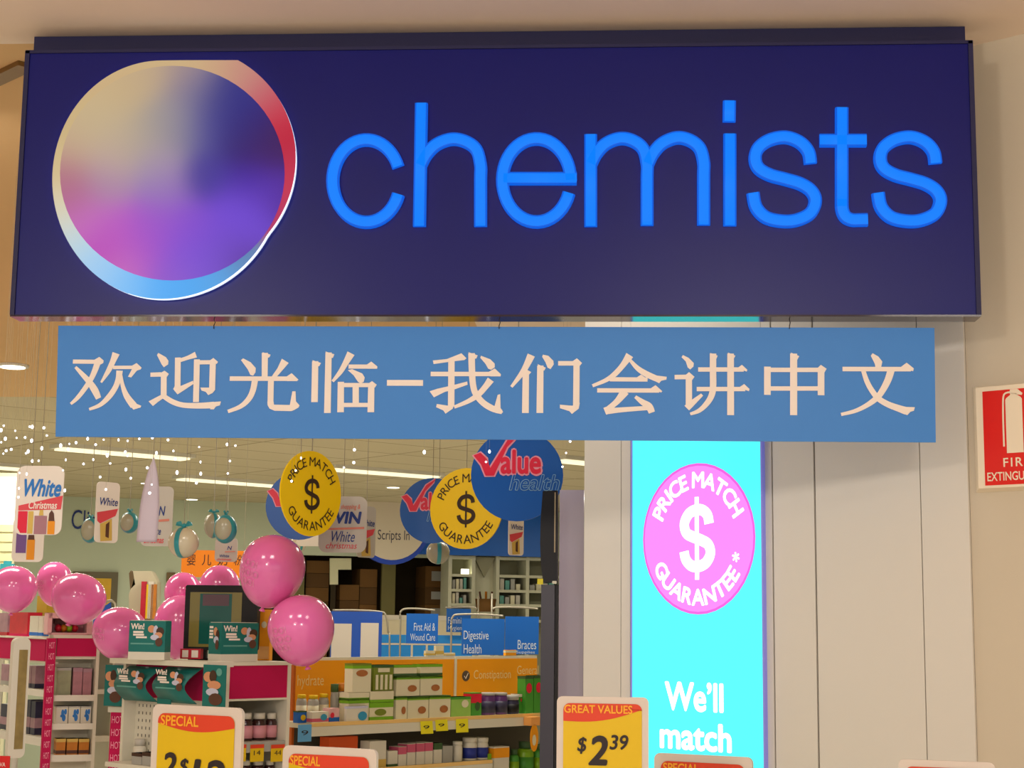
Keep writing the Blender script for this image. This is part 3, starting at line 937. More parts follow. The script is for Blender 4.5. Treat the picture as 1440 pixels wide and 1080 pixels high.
def yellow_disc(px, py, rx, ry, Y, rot, label):
    p = at(px, py, Y)
    r = ry * (p - EYE).dot(FWD) / F_PX
    o = empty('price_disc', p, radians(rot))
    tag(o, label, 'hanging sign', 'round yellow hanging signs')
    MB().disc(0, 0, r, r, 0, 0.006).build('card', M_DISCYEL, o)
    m = MB()
    text_arc(m, 'PRICE MATCH', 0, 0, r * .75, 161, 22, r * .21, -0.0015, 0, 0.0)
    text_arc(m, 'GUARANTEE', 0, 0, r * .76, 207, 333, r * .21, -0.0015, 0, 0.0, False)
    dollar(m, -r * .25, r * .27, -r * .47, r * .43, -0.0015, .2)
    m.build('lettering', M_DISCTXT, o)
    string_part(o, 0, r * .98, Z_CEIL - p.z, 0.003)
    return o


def blue_disc(px, py, ry, Y, rot, label):
    p = at(px, py, Y)
    r = ry * (p - EYE).dot(FWD) / F_PX
    o = empty('value_disc', p, radians(rot))
    tag(o, label, 'hanging sign', 'round blue hanging signs')
    MB().disc(0, 0, r, r, 0, 0.006).build('card', M_DISCBLUE, o)
    tick = [(-.95, .42), (-.80, .48), (-.66, .35), (-.58, .15), (-.20, .78), (.10, 1.06 * .92), (.02, .86), (-.22, .60), (-.50, -.02), (-.68, -.02), (-.78, .22)]
    tick = [(x * r, z * r) for x, z in tick]
    m = MB()
    cxx, czz = sum(t[0] for t in tick) / len(tick), sum(t[1] for t in tick) / len(tick)
    m2 = MB()
    text_in(m, 'alue', -.36 * r, .52 * r, .02 * r, .55 * r, -0.0022, 0, 0.03)
    m.prism(tick, -0.0022, None)
    text_in(m2, 'alue', -.40 * r, .56 * r, -.02 * r, .585 * r, -0.0012, 0, 0.075)
    nt_ = len(tick)
    big = []
    for i, t in enumerate(tick):
        a, b = tick[i - 1], tick[(i + 1) % nt_]
        tx, tz = b[0] - a[0], b[1] - a[1]
        l = math.hypot(tx, tz)
        big.append((t[0] + tz / l * -.035 * r, t[1] + tx / l * .035 * r))
    m2.prism(big, -0.0012, None)
    m2.build('outline_print', M_PINKEDGE, o)
    m.build('red_lettering', M_REDTXT, o)
    m = MB()
    text_in(m, 'health', -.17 * r, .93 * r, -.34 * r, .02 * r, -0.0012, 0, 0.03, 0.25)
    m.build('pale_lettering', M_SKY, o)
    m = MB()
    text_in(m, 'health', -.155 * r, .915 * r, -.325 * r, .005 * r, -0.0022, 0, 0.002, 0.25)
    m.build('inner_lettering', M_DISCBLUE, o)
    string_part(o, 0, r * .98, Z_CEIL - p.z, 0.003)
    return o


blue_disc(727, 668, 65, 4.7, 0, 'largest blue disc with red tick, hanging in front of the black post')
blue_disc(608, 718, 46, 5.9, 0, 'small blue disc half hidden behind the frontal yellow disc')
blue_disc(421, 711, 48, 5.45, 0, 'blue disc half hidden behind the narrow turned yellow disc')
yellow_disc(655, 715, 53, 57, 5.2, -22, 'yellow disc hanging between two blue discs, facing the front')
yellow_disc(438, 694, 34, 60, 5.0, 56, 'yellow disc turned to a narrow oval, left of the others')


# ------------------------------------------------------------ hanging white cards
M_CARDW = mat('white_gloss_card', (236, 226, 214), rough=0.4, vary=0.04)
M_CARDLIL = mat('lilac_white_card', (198, 184, 196), rough=0.4, vary=0.1, scale=4)
M_CARDSH = mat('pale_grey_card', (196, 190, 178), rough=0.5, vary=0.06)
M_NAVYTXT = mat('navy_print', (30, 56, 130), rough=0.5)
M_BLUETXT = mat('bright_blue_print', (40, 120, 200), rough=0.5)
M_BANDRED = mat('coral_red_print', (222, 74, 84), rough=0.5)
M_SALMON = mat('salmon_print', (216, 130, 110), rough=0.5)
M_AMBER = mat('amber_print', (236, 150, 20), rough=0.5)
M_GOLD = mat('gold_print', (214, 180, 90), rough=0.5)
M_BROWN = mat('dark_brown_print', (92, 56, 42), rough=0.5)
M_PURPLE = mat('purple_print', (120, 84, 150), rough=0.5)


def hanging_card(x0, x1, y0, y1, Y, label, kind, rot=0.0, body=None):
    p = at((x0 + x1) / 2, (y0 + y1) / 2, Y)
    k = (p - EYE).dot(FWD) / F_PX
    W_, H_ = (x1 - x0) / 2 * k / max(cos(radians(rot)), .2), (y1 - y0) / 2 * k
    o = empty('hanging_card', p, radians(rot))
    tag(o, label, 'hanging sign', 'white rounded hanging cards')
    f = lambda a, b: (a * W_, b * H_)
    R_ = min(W_, H_) * .34
    if kind == 'leaf':
        m = MB()
        pts = []
        for i in range(25):
            t = -1 + 2 * i / 24
            pts.append((t, max(.03, .92 * (1 - ((t + 1) / 2) ** 3) ** .9)))
        N = 6
        vs, fs = [], []
        for t, w in pts:
            w = w if t < 0.97 else 0.06
            for j in range(N + 1):
                s_ = -1 + 2 * j / N
                vs.append((s_ * w * W_ - 0.15 * W_ * (1 - t), 0.12 * W_ * s_ * s_, t * H_))
        for i in range(24):
            for j in range(N):
                fs.append((i * (N + 1) + j, i * (N + 1) + j + 1, (i + 1) * (N + 1) + j + 1, (i + 1) * (N + 1) + j))
        m.add(vs, fs, 0, True)
        c = m.build('card', body or M_CARDLIL, o)
        md = c.modifiers.new('thickness', 'SOLIDIFY')
        md.thickness = 0.003
    else:
        MB().rrect(-W_, W_, -H_, H_, R_, 0, 0.004).build('card', body or M_CARDW, o)
    if kind in ('white', 'white_small'):
        m = MB()
        text_in(m, 'White', -W_ * .66, W_ * .92, H_ * .1, H_ * .62, -0.0014, 0, 0.03, 0.28)
        m.build('blue_lettering', M_NAVYTXT if kind == 'white_small' else M_BLUETXT, o)
        m = MB()
        m.prism([f(-.85, -.16), f(1.0, .14), f(.94, -.26), f(-.85, -.30)] if kind == 'white' else [f(-.8, -.1), f(.95, 0), f(.95, -.25), f(-.8, -.3)], -0.0012, None)
        m.build('red_band', M_BANDRED, o)
        m = MB()
        text_in(m, 'Christmas', -W_ * .42, W_ * .78, -H_ * .25, -H_ * .03, -0.002, 0, 0.02, 0.2)
        m.build('pale_lettering', M_CREAM, o)
        for q, mt in (([f(-.85, -.32), f(-.45, -.32), f(-.45, -.95), f(-.72, -.95), f(-.85, -.8)], M_REDTXT), ([f(-.42, -.32), f(-.2, -.32), f(-.2, -.97), f(-.42, -.97)], M_GOLD),
                      ([f(-.15, -.45), f(.38, -.45), f(.38, -.98), f(-.15, -.98)], mat('plum_bottle_print', (170, 120, 130))), ([f(.42, -.6), f(.72, -.6), f(.72, -.98), f(.42, -.98)], M_AMBER), ([f(.44, -.6), f(.46, -.38), f(.56, -.28), f(.66, -.38), f(.7, -.6)], M_BROWN),
                      ([f(.03, -.44), f(.22, -.44), f(.2, -.28), f(.06, -.28)], M_GOLD)):
            MB().prism(q, -0.0012, None).build('bottle_print', mt, o)
    if kind == 'win':
        for b_, a_, c_, d_, e_, mt, bo, sh in (('shopping &', -.1, .72, .5, .72, M_SALMON, 0.02, 0.2), ('WIN', -.62, .78, .02, .46, M_NAVYTXT, 0.04, 0.15), ('White', -.45, .52, -.62, -.24, M_NAVYTXT, 0.0, 0.3), ('christmas', -.68, .62, -.86, -.64, M_BANDRED, 0.0, 0.25)):
            m = MB()
            text_in(m, b_, a_ * W_, c_ * W_, d_ * H_, e_ * H_, -0.0014, 0, bo, sh)
            m.build('lettering', mt, o)
        MB().prism([f(-.66, -.14), f(.9, -.08), f(.9, -.16), f(-.66, -.2)], -0.0012, None).build('red_band', M_SALMON, o)
    if kind == 'n':
        for b_, a_, c_, d_, e_, mt, sh in (('N', .1, .52, .02, .34, M_NAVYTXT, 0.2), ('White', -.55, .3, -.62, -.38, M_NAVYTXT, 0.3), ('christmas', -.8, .5, -.9, -.68, M_BANDRED, 0.2)):
            m = MB()
            text_in(m, b_, a_ * W_, c_ * W_, d_ * H_, e_ * H_, -0.0014, 0, 0.015, sh)
            m.build('lettering', mt, o)
        MB().prism([f(-.1, -.12), f(.8, -.08), f(.8, -.16), f(-.1, -.2)], -0.0012, None).build('red_band', M_SALMON, o)
    if kind == 'narrow':
        m = MB()
        text_in(m, 'White', -W_ * .7, W_ * .85, H_ * .22, H_ * .48, -0.0014, 0, 0.01, 0.2)
        m.build('lettering', M_NAVYTXT, o)
        MB().prism([f(-.9, -.02), f(.9, .14), f(.7, -.1), f(-.6, -.38), f(-.85, -.3)], -0.0012, None).build('red_band', M_BANDRED, o)
        MB().prism([f(-.6, -.4), f(.4, -.2), f(.5, -.92), f(-.5, -.96)], -0.0012, None).build('bottle_print', M_GOLD, o)
        MB().prism([f(-.1, -.4), f(.2, -.3), f(.2, -.85), f(-.1, -.8)], -0.0018, None).build('bottle_print', M_BROWN, o)
    if kind == 'bits':
        MB().prism([f(-.75, .3), f(-.1, .3), f(-.1, -.6), f(-.75, -.6)], -0.0012, None).build('bottle_print', M_PURPLE, o)
        MB().prism([f(-.05, 0), f(.45, 0), f(.45, -.9), f(-.05, -.9)], -0.0012, None).build('bottle_print', M_AMBER, o)
        MB().prism([f(-.02, 0), f(.1, .6), f(.3, .6), f(.42, 0)], -0.0012, None).build('bottle_print', M_BROWN, o)
    string_part(o, 0, H_ * .97, Z_CEIL - p.z, 0.002)
    return o


hanging_card(21, 89, 655, 752, 5.0, 'large white card with blue and red print hanging at the far left', 'white', 0)
hanging_card(17, 62, 728, 790, 5.4, 'card with purple and amber bottle print hanging low behind the large white card', 'bits', 0)
hanging_card(139, 163, 678, 763, 5.2, 'narrow white card seen at a slant between two teal ribboned baubles', 'narrow', 50)
hanging_card(199, 243, 684, 768, 5.3, 'pale card with navy print behind the tall curved lilac card', 'n', 0, M_CARDSH)
hanging_card(197, 229, 643, 762, 5.0, 'tall curved lilac white leaf-shaped card near the twisted cord', 'leaf', 0)
hanging_card(448, 516, 698, 777, 5.7, 'white card printed WIN right of the narrow yellow disc', 'win', 0, M_CARDSH)
hanging_card(505, 526, 712, 784, 6.0, 'slanted card with purple and orange print beside the WIN card', 'narrow', 55, M_CARDSH)
hanging_card(417, 455, 728, 768, 6.1, 'blank white card corner peeking below the narrow yellow disc', 'plain', 0, mat('bright_white_card', (250, 244, 226), emit=0.0))
hanging_card(716, 736, 722, 781, 6.3, 'small slanted card with red band hanging left of the black post', 'narrow', 40)


hanging_card(302, 334, 757, 790, 6.6, 'small pale card hanging below the ribbon-ringed oval bauble', 'n', 0, M_CARDSH)


# ------------------------------------------------------------ hanging baubles with teal ribbon
def bauble(px, py, r_px, Y, label, stretch=1.0, face=True, col=None, wide=.17):
    p = at(px, py, Y)
    r = r_px * (p - EYE).dot(FWD) / F_PX
    o = empty('bauble', p, radians({True: -12, False: 38}.get(face, face)))
    tag(o, label, 'bauble', 'hanging pearl baubles with teal ribbons')
    MB().ball((0, 0, 0), r, r, r * stretch, 28, 18).build('ball', col or M_PEARL, o)
    m = MB()
    w = r * wide
    vs, fs = [], []
    n_ = 40
    rr = r * 1.015
    for i in range(n_):
        t = 2 * pi * i / n_
        for s_ in [w * (-1 + j / 4) for j in range(9)]:
            q_ = math.sqrt(max(0, rr * rr - s_ * s_))
            vs.append((s_, q_ * cos(t), q_ * sin(t) * stretch))
    for i in range(n_):
        k = (i + 1) % n_
        for j in range(8):
            fs.append((9 * i + j, 9 * i + j + 1, 9 * k + j + 1, 9 * k + j))
    m.add(vs, fs, 0, True)
    m.build('ribbon', M_RIBBON, o)
    m = MB()
    zt_ = r * stretch
    for sx_ in (-1, 1):
        m.add([(0, -.02 * r, zt_), (sx_ * .5 * r, -.1 * r, zt_ + .34 * r), (sx_ * .62 * r, 0, zt_ + .12 * r), (sx_ * .5 * r, .1 * r, zt_ + .3 * r), (sx_ * .25 * r, 0, zt_ + .42 * r)],
              [(0, 1, 4), (0, 2, 1), (0, 3, 2), (0, 4, 3), (1, 2, 3, 4)], 0, False)
    m.ball((0, 0, zt_ + .1 * r), .16 * r, .16 * r, .16 * r, 10, 8)
    m.build('bow', M_RIBBON, o)
    string_part(o, 0, zt_ + .2 * r, Z_CEIL - p.z)
    return o


M_PEARLD = mat('greyish_pearl', (170, 166, 142), rough=0.25, spec=0.6, vary=0.06)
bauble(258, 763, 21.5, 5.2, 'large silver bauble with a wide teal band above the orange poster', 1.0, True)
bauble(127, 746, 13.0, 5.6, 'oval bauble edged with teal ribbon left of the narrow slanted card', 1.35, 84, M_PEARLD, .62)
bauble(182, 735, 13.0, 5.8, 'round bauble edged with teal ribbon left of the tall lilac card', 1.15, 80, M_PEARLD, .62)
bauble(317, 744, 16.0, 5.3, 'oval bauble ringed by teal ribbon right of the large silver bauble', 1.25, 86, M_PEARLD, .66)
bauble(300, 739, 13.0, 5.9, 'plain grey bauble partly behind the oval ribbon-ringed one', 1.35, 30, M_PEARLD)
bauble(419, 765, 11.5, 6.2, 'bauble peeking from behind the upper large pink balloon', 1.15, 40)
bauble(616, 777, 16.5, 6.2, 'bauble with teal band hanging under the frontal yellow disc', .98, 14, M_PEARLD)


# ------------------------------------------------------------ pink balloons
def balloon(px, py, rx, ry, Y, label, roll=0.0, text=None, tie=None):
    p = at(px, py, Y)
    k = (p - EYE).dot(FWD) / F_PX
    a, b = rx * k, ry * k
    o = empty('balloon', p, 0)
    o.rotation_euler = (radians(8), radians(roll), 0)
    tag(o, label, 'balloon', 'pink balloons')
    fn = lambda v: (v[0] * (1 + .10 * v[2]), v[1] * (1 + .10 * v[2]), v[2])
    MB().ball((0, 0, 0), a / 1.03, a / 1.03, b, 36, 24, 0, fn).lathe([(.02 * a, -b * .98), (.05 * a, -b * 1.03), (.10 * a, -b * 1.09), (.085 * a, -b * 1.10), (.01 * a, -b * 1.06)], 14).build('skin', M_PINK, o)
    if tie:
        q_ = o.rotation_euler.to_matrix().inverted() @ (Vector(tie) - p)
        MB().tube([(0, 0, -b * 1.05), (q_.x * .5, q_.y * .5, (q_.z - b * 1.05) / 2 - .01), tuple(q_)], .0015, 5).build('string', M_PINKPRINT, o)
    if text:
        m = MB()
        for li, ln in enumerate(text):
            vs, fs, x0_, x1_, z0_, z1_ = glyphs(ln, -0.005)
            sz = .19
            k_ = min(sz / .7, 1.0 / (x1_ - x0_))
            out = []
            for v in vs:
                uu = -0.55 + (v[0] - (x0_ + x1_) / 2) * k_
                zz = 0.10 + li * -.25 + v[2] * k_
                zc_ = max(-.95, min(.95, zz))
                cr_ = math.sqrt(1 - zc_ * zc_) * (1 + .1 * zc_)
                out.append((a / 1.03 * cr_ * sin(uu) * 1.006, -a / 1.03 * cr_ * cos(uu) * 1.006, b * zc_))
            m.add(out, fs)
        m.build('print', M_PINKPRINT, o)
    return o


BT = ('SUPER', 'PARTY')
BT = None
balloon(382, 804, 47, 52, 5.3, 'uppermost of the two large pink balloons in the middle, above the monitor', 14, True and ('IOOI', 'OIOIO', 'IOOI'))
balloon(424, 887, 48, 50, 5.25, 'lower large pink balloon right of the monitor, below another balloon', -10, ('IOOI', 'OIOIO', 'IOOI'), at(430, 929, 5.5))
balloon(19, 829, 33, 33, 6.0, 'pink balloon cut by the left edge of the photo', 6)
balloon(77, 822, 26, 32, 6.3, 'pink balloon at the top of the left trio, behind the other two', -4, ('IOOI', 'OIO'))
balloon(110, 843, 39, 36, 5.9, 'pink balloon sitting on the pink display carton in the left trio', 22)
balloon(168, 891, 39, 37, 5.75, 'pink balloon behind the left teal promotion box', 5, ('IOOI', 'OIOI'))
balloon(258, 838, 27, 33, 6.3, 'pink balloon peeking over the left top of the monitor, above another', -6)
balloon(308, 832, 30, 37, 6.2, 'pink balloon directly behind the top of the monitor', 4)
balloon(252, 882, 37, 45, 6.15, 'pink balloon between the left teal promotion box and the monitor', 8, ('IOOI', 'OIO'), at(250, 930, 5.9))

# ------------------------------------------------------------ fairy lights
pts = []
for sc_, ox, oy, lst in ((6, 0, 590, [(32, 52), (10, 90), (128, 95), (250, 60), (272, 62), (370, 70), (395, 135), (45, 162), (10, 192), (140, 155), (212, 152), (267, 178), (52, 263), (95, 252), (28, 288), (220, 285), (238, 268), (353, 243), (272, 350), (326, 348), (165, 450), (225, 460), (160, 580), (155, 655), (512, 220), (585, 205), (642, 195), (575, 250), (555, 340), (532, 428), (547, 598), (740, 162), (875, 170), (1000, 172), (1077, 180), (807, 212), (1058, 272), (1075, 305), (905, 302), (787, 338), (705, 375), (930, 370), (1062, 422), (845, 485), (1103, 495), (1175, 163), (1286, 155), (1320, 283), (1243, 407), (1280, 548), (1262, 620), (893, 590), (1418, 172)]),
                         (6, 180, 600, [(337, 112), (600, 172), (383, 205), (398, 273), (414, 387), (612, 298), (614, 397), (577, 475), (835, 150), (906, 160), (860, 290), (842, 395)]),
                         (6, 360, 600, [(380, 265), (335, 370), (300, 460), (830, 195), (825, 303), (742, 345), (1420, 215)]),
                         (5.143, 560, 600, [(190, 185), (660, 180), (635, 255), (1243, 107), (1214, 190), (1188, 290)])):
    pts += [(ox + x / sc_, oy + y / sc_) for x, y in lst]
fl = empty('icicle_lights', at(160, 560, 4.4))
tag(fl, 'curtain of tiny white fairy lights hanging from the ceiling behind the blue banner', 'fairy lights')
wires = MB()
rnd = random.Random(3)
O = fl.location
for i, (x, y) in enumerate(pts):
    Y = 4.25 + rnd.random() * .25
    p = at(x, y, Y) - O
    r = rnd.choice((.0024, .0028, .0033, .0038))
    MB().ball((0, 0, 0), r, r, r * rnd.choice((1, 1, 1.5)), 8, 6).build('bulb', M_BULB, fl, loc=p)
    wires.tube([(p.x, p.y, p.z), (p.x, p.y, Z_CEIL - O.z)], 0.00025, 4)
wires.build('cable', M_CLEARWIRE, fl)

# ------------------------------------------------------------ goods: builders
ORD = ['first', 'second', 'third', 'fourth', 'fifth', 'sixth', 'seventh', 'eighth']


def carton(fr, x0, x1, ytop, zs, d, label, body, bands=(), spot=None, dep=0.06, group=None, name='medicine_carton', cat='box', yb=None):
    """a box standing at height zs on a shelf; x range and top read from the photo"""
    ym = ytop + 10
    u0, u1 = fr.hit(x0, ym, d)[0], fr.hit(x1, ym, d)[0]
    z1_ = fr.hit((x0 + x1) / 2, ytop, d)[1]
    zs += .0008
    w, h_ = u1 - u0, max(z1_ - zs, 0.01)
    o = MB().box(-w / 2, w / 2, 0, dep, 0, h_).build(name, body, loc=fr.w((u0 + u1) / 2, d, zs), rotz=fr.rot)
    tag(o, label, cat, group)
    for a, b, mt in bands:
        MB().box(-w / 2 - .0006, w / 2 + .0006, -.0006, dep + .0006, a * h_, b * h_).build('printed_band', mt, o)
    if spot:
        cx, cz, rx, rz, mt = spot
        MB().disc(-w / 2 + cx * w, cz * h_, rx * w, rz * h_, -.0012, None, n=14).build('picture', mt, o)
    return o


def jar(fr, x0, x1, ytop, zs, d, label, body, cap, lab=None, group=None, capfrac=.2, name='pill_jar', cat='jar', neck=.72):
    ym = ytop + 10
    u0, u1 = fr.hit(x0, ym, d)[0], fr.hit(x1, ym, d)[0]
    z1_ = fr.hit((x0 + x1) / 2, ytop, d)[1]
    r = (u1 - u0) / 2
    u0, u1 = fr.hit(x0, ym, d + r)[0], fr.hit(x1, ym, d + r)[0]
    zs += .0008
    r, h_ = (u1 - u0) / 2, z1_ - zs
    hb = h_ * (1 - capfrac)
    o = MB().lathe([(r * .9, 0), (r, h_ * .03), (r, hb * .82), (r * .92, hb * .92), (r * neck, hb)], 18).build(name, body, loc=fr.w((u0 + u1) / 2, d + r, zs), rotz=fr.rot)
    tag(o, label, cat, group)
    MB().lathe([(r * (neck + .06), hb), (r * (neck + .08), h_ * .99), (r * neck, h_)], 18).build('cap', cap, o)
    if lab:
        MB().lathe([(r * 1.012, hb * .12), (r * 1.012, hb * .70)], 18).build('label_band', lab, o)
    return o


def ticket(fr, x0, x1, y0, y1, d, label, mt=None, group='yellow shelf price tickets', top=True, ink=True, skew=0):
    a, b, c, e = fr.rect(x0, x1, y0, y1, d)
    o = MB().prism([(a - (a + b) / 2 + skew, 0), (b - (a + b) / 2 + skew, 0), (b - (a + b) / 2, e - c), (a - (a + b) / 2, e - c)], 0, .0012).build('price_ticket', mt or M_YEL, loc=fr.w((a + b) / 2, d, c), rotz=fr.rot)
    tag(o, label, 'price ticket', group)
    w, h_ = b - a, e - c
    if top:
        MB().box(-w / 2, w / 2, -.0006, 0, h_ * .78, h_).build('top_band', M_RED, o)
    if ink:
        m = MB()
        text_in(m, '44', -w * .2, w * .2, h_ * .38, h_ * .66, -.0008) if ink is True else text_in(m, ink, -w * .25, w * .25, h_ * .38, h_ * .66, -.0008)
        m.build('digits', M_INK, o)
    return o


M_GREYPACK = mat('grey_green_pouch', (150, 154, 120), rough=0.4, vary=0.35, scale=30)
M_PINKPACK = mat('dusty_pink_pouch', (176, 122, 132), rough=0.4, vary=0.35, scale=30)
M_DKPACK = mat('dark_blue_pack', (48, 44, 72), rough=0.4, vary=0.5, scale=25)
M_ORPACK = mat('orange_brown_pack', (196, 120, 30), rough=0.4, vary=0.3, scale=30)
M_REDPACK = mat('red_pack', (190, 26, 50), rough=0.4, vary=0.3, scale=20)
M_MAUVE = mat('mauve_pack', (168, 128, 140), rough=0.4, vary=0.4, scale=25)
M_DKBOT = mat('dark_brown_bottle', (58, 30, 28), rough=0.15, spec=0.6)
M_PINKLAB = mat('pink_bottle_label', (222, 150, 160), rough=0.5)
M_SIDE = mat('gondola_side', (204, 198, 176), rough=0.5)
M_PURBOT = mat('purple_bottle', (92, 50, 110), rough=0.3)
M_GREEN = mat('green_carton', (70, 150, 50), rough=0.45, vary=0.12, scale=20)
M_LIME = mat('lime_bottle', (130, 180, 30), rough=0.3, vary=0.15, scale=14)
M_PNK = mat('pink_carton_top', (206, 90, 120), rough=0.5)
M_WHT = mat('white_carton', (220, 214, 196), rough=0.5, vary=0.04)
M_STEEL = mat('grey_carton', (170, 168, 160), rough=0.45, vary=0.1)
M_AQUA = mat('aqua_print', (50, 150, 190), rough=0.5)
M_DEEPBL = mat('deep_blue_print', (40, 56, 150), rough=0.5)


def pegholes(mb, u0, u1, z0_, z1_, d, du=.022, dz=.026, w=.004, h_=.010):
    z = z0_ + dz / 2
    while z < z1_:
        u = u0 + du / 2
        while u < u1:
            mb.box(u - w / 2, u + w / 2, d - .0005, d, z - h_ / 2, z + h_ / 2)
            u += du
        z += dz


# ------------------------------------------------------------ left gondola: magenta end unit
LC = front(79, 900, 6.1)
LF = Fr(LC.o, 27)          # its front
LS = Fr(LC.o, -50)
LS.o = LS.o - LS.n * .0         # its side, running back to the left
zt_l = LF.hit(100, 893)[1]
uL = LF.hit(138, 960)[0]
gl = empty('display_gondola', LC.o, LF.rot)
tag(gl, 'left magenta display unit with HOT strip and shelves, under the left balloons', 'display unit', 'magenta display units')
MB().box(0, uL, .125, .14, 0, zt_l).build('back_panel', M_SIDE, gl)
MB().box(uL - .012, uL, 0, .1245, 0, zt_l).build('side_panel', M_SHELF, gl)
MB().box(0.004, uL - .012, .001, .012, LF.hit(100, 923)[1], zt_l - .012).build('header', M_MAG, gl)
MB().box(-.01, uL, -.004, .14, zt_l - .012, zt_l).build('top_board', M_SHELF, gl)
MB().box(0.0, uL - .0125, .01, .1245, LF.hit(100, 926)[1] - .003, LF.hit(100, 923)[1]).build('rail', M_SHELF, gl)
SH = {}
for k_, (ya, yb_) in {'top': (979, 986), 'middle': (1019, 1026), 'lower': (1063, 1071)}.items():
    za, zb_ = LF.hit(105, ya)[1], LF.hit(105, yb_)[1]
    SH[k_] = za
    s_ = MB().box(0.002, uL - .0125, 0.012, .1245, zb_ + .004, za).build('shelf', M_SHELF, gl)
    MB().box(0.002, uL - .012, 0.004, .0115, zb_, za + .004).build('price_rail', M_WHITE, s_)
MB().box(0.0, uL - .0125, 0.02, .1245, 0, .12).build('base', M_SHELF, gl)
# HOT corner strip
a, b = LF.hit(62, 980)[0], LF.hit(77, 980)[0]
MB().box(a, -.0005, -.012, .02, 0, zt_l - .013).build('corner_strip', M_MAG, gl)
m = MB()
y = 903
while y < 1080:
    za, zb_ = LF.hit(70, y + 9, -.012)[1], LF.hit(70, y, -.012)[1]
    text_in(MB(), 'HOT', a + .007, -.006, za, zb_, -.0126).build('hot_word', M_MAGTXT, gl)
    y += 15.5

# side run to the left
sz = lambda px, py, d=0: LS.hit(px, py, d)[1]
uS = LS.hit(-6, 950)[0]
off = LS.hit(61, 950)[0]
gs = empty('display_gondola', LS.w(0, 0, 0), LS.rot)
tag(gs, 'magenta headed shelf run receding at the left edge behind the white poster holder', 'display unit', 'magenta display units')
MB().box(uS, -.16, .30, .32, 0, zt_l - .02).build('back_panel', M_SIDE, gs)
MB().box(uS, -.03, -.004, .32, zt_l - .018, zt_l - .0125).build('top_board', M_SHELF, gs)
hz = LS.hit(50, 929)[1]
MB().box(uS, off, .001, .012, hz, zt_l - .019).build('header', M_MAG, gs)
MB().box(uS, -.02, .004, .02, hz - .008, hz - .0005).build('rail', M_SHELF, gs)
SS = []
for px, ya, yb_ in ((45, 970, 978), (45, 1037, 1047)):
    za, zb_ = sz(px, ya), sz(px, yb_)
    SS.append(za)
    s_ = MB().box(uS, -.16, .006, .30, zb_ + .004, za).build('shelf', M_SHELF, gs)
    MB().box(uS, -.02, -.001, .0055, zb_, za + .003).build('price_rail', M_WHITE, s_)
for c_ in list(gs.children):
    c_.parent = gl
    c_.location = (LS.o - LC.o).x * cos(-LF.rot) - (LS.o - LC.o).y * sin(-LF.rot), (LS.o - LC.o).x * sin(-LF.rot) + (LS.o - LC.o).y * cos(-LF.rot), 0
    c_.rotation_euler.z = LS.rot - LF.rot
bpy.data.objects.remove(gs)
# goods on the left end unit
carton(LF, 80, 100, 939, SH['top'], .03, 'grey green pouch pack on the top shelf of the left magenta unit', M_GREYPACK, [(.9, 1, M_STEEL)], None, .05, 'pouch packs on the left top shelf', 'pouch_pack', 'packet')
carton(LF, 103, 116, 939, SH['top'], .03, 'left of two dusty pink pouch packs on the left top shelf', M_PINKPACK, [(.86, 1, M_MAUVE)], None, .05, 'pouch packs on the left top shelf', 'pouch_pack', 'packet')
carton(LF, 117, 129, 940, SH['top'], .03, 'right of two dusty pink pouch packs on the left top shelf', M_PINKPACK, [(.86, 1, M_MAUVE)], None, .05, 'pouch packs on the left top shelf', 'pouch_pack', 'packet')
M_WINGS = mat('blue_butterfly_print', (40, 120, 200), rough=0.5)
for i, (a, b) in enumerate(((79, 95.5), (96.5, 112.5), (113.5, 128))):
    o = carton(LF, a, b, 993, SH['middle'], .03, ORD[i] + ' white box with blue butterfly print from the left, middle shelf of the left unit', M_WHT, [(.93, 1, M_STEEL)], None, .07, 'boxes with blue butterfly print', 'tissue_box', 'box')
    w = o.dimensions.x
    h_ = o.dimensions.z
    m = MB()
    for cx, cz, rx, rz in ((.55, .62, .13, .2), (.78, .68, .12, .16), (.66, .35, .16, .2), (.45, .45, .1, .08)):
        m.disc(-w / 2 + cx * w, cz * h_, rx * w, rz * h_, -.0012, None, n=12)
    m.build('butterfly_print', M_WINGS, o)
for i, (a, b) in enumerate(((79, 92), (94, 109), (111, 125))):
    carton(LF, a, b, 1039, SH['lower'], .03, ORD[i] + ' orange brown packet from the left, lowest shelf of the left unit', M_ORPACK, [(.8, 1, M_GOLD), (.1, .3, M_BROWN)], None, .06, 'orange brown packets', 'snack_packet', 'packet')
for i, (a, b) in enumerate(((38, 44), (45, 50))):
    carton(LS, a, b, 936, SS[0], .05, ('left', 'right')[i] + ' mauve packet on the upper receding shelf beside the HOT strip', M_MAUVE, [(0, .2, M_DKPACK)], None, .06, 'packets on the receding shelves', 'packet', 'packet')
carton(LS, 2, 14, 934, SS[0], .05, 'mauve packet at the left edge on the upper receding shelf', M_MAUVE, [(0, .2, M_STEEL)], None, .06, 'packets on the receding shelves', 'packet', 'packet')
for i, (a, b, y_) in enumerate(((1, 12, 990), (36, 43, 984), (44, 50, 986))):
    carton(LS, a, b, y_, SS[1], .05, ('dark packet at the left edge on the lower receding shelf', 'dark blue packet right of the white poster holder, lower shelf', 'dark packet next to the HOT strip, lower shelf')[i], M_DKPACK, [(.2, .5, M_MAUVE)], None, .06, 'packets on the receding shelves', 'packet', 'packet')
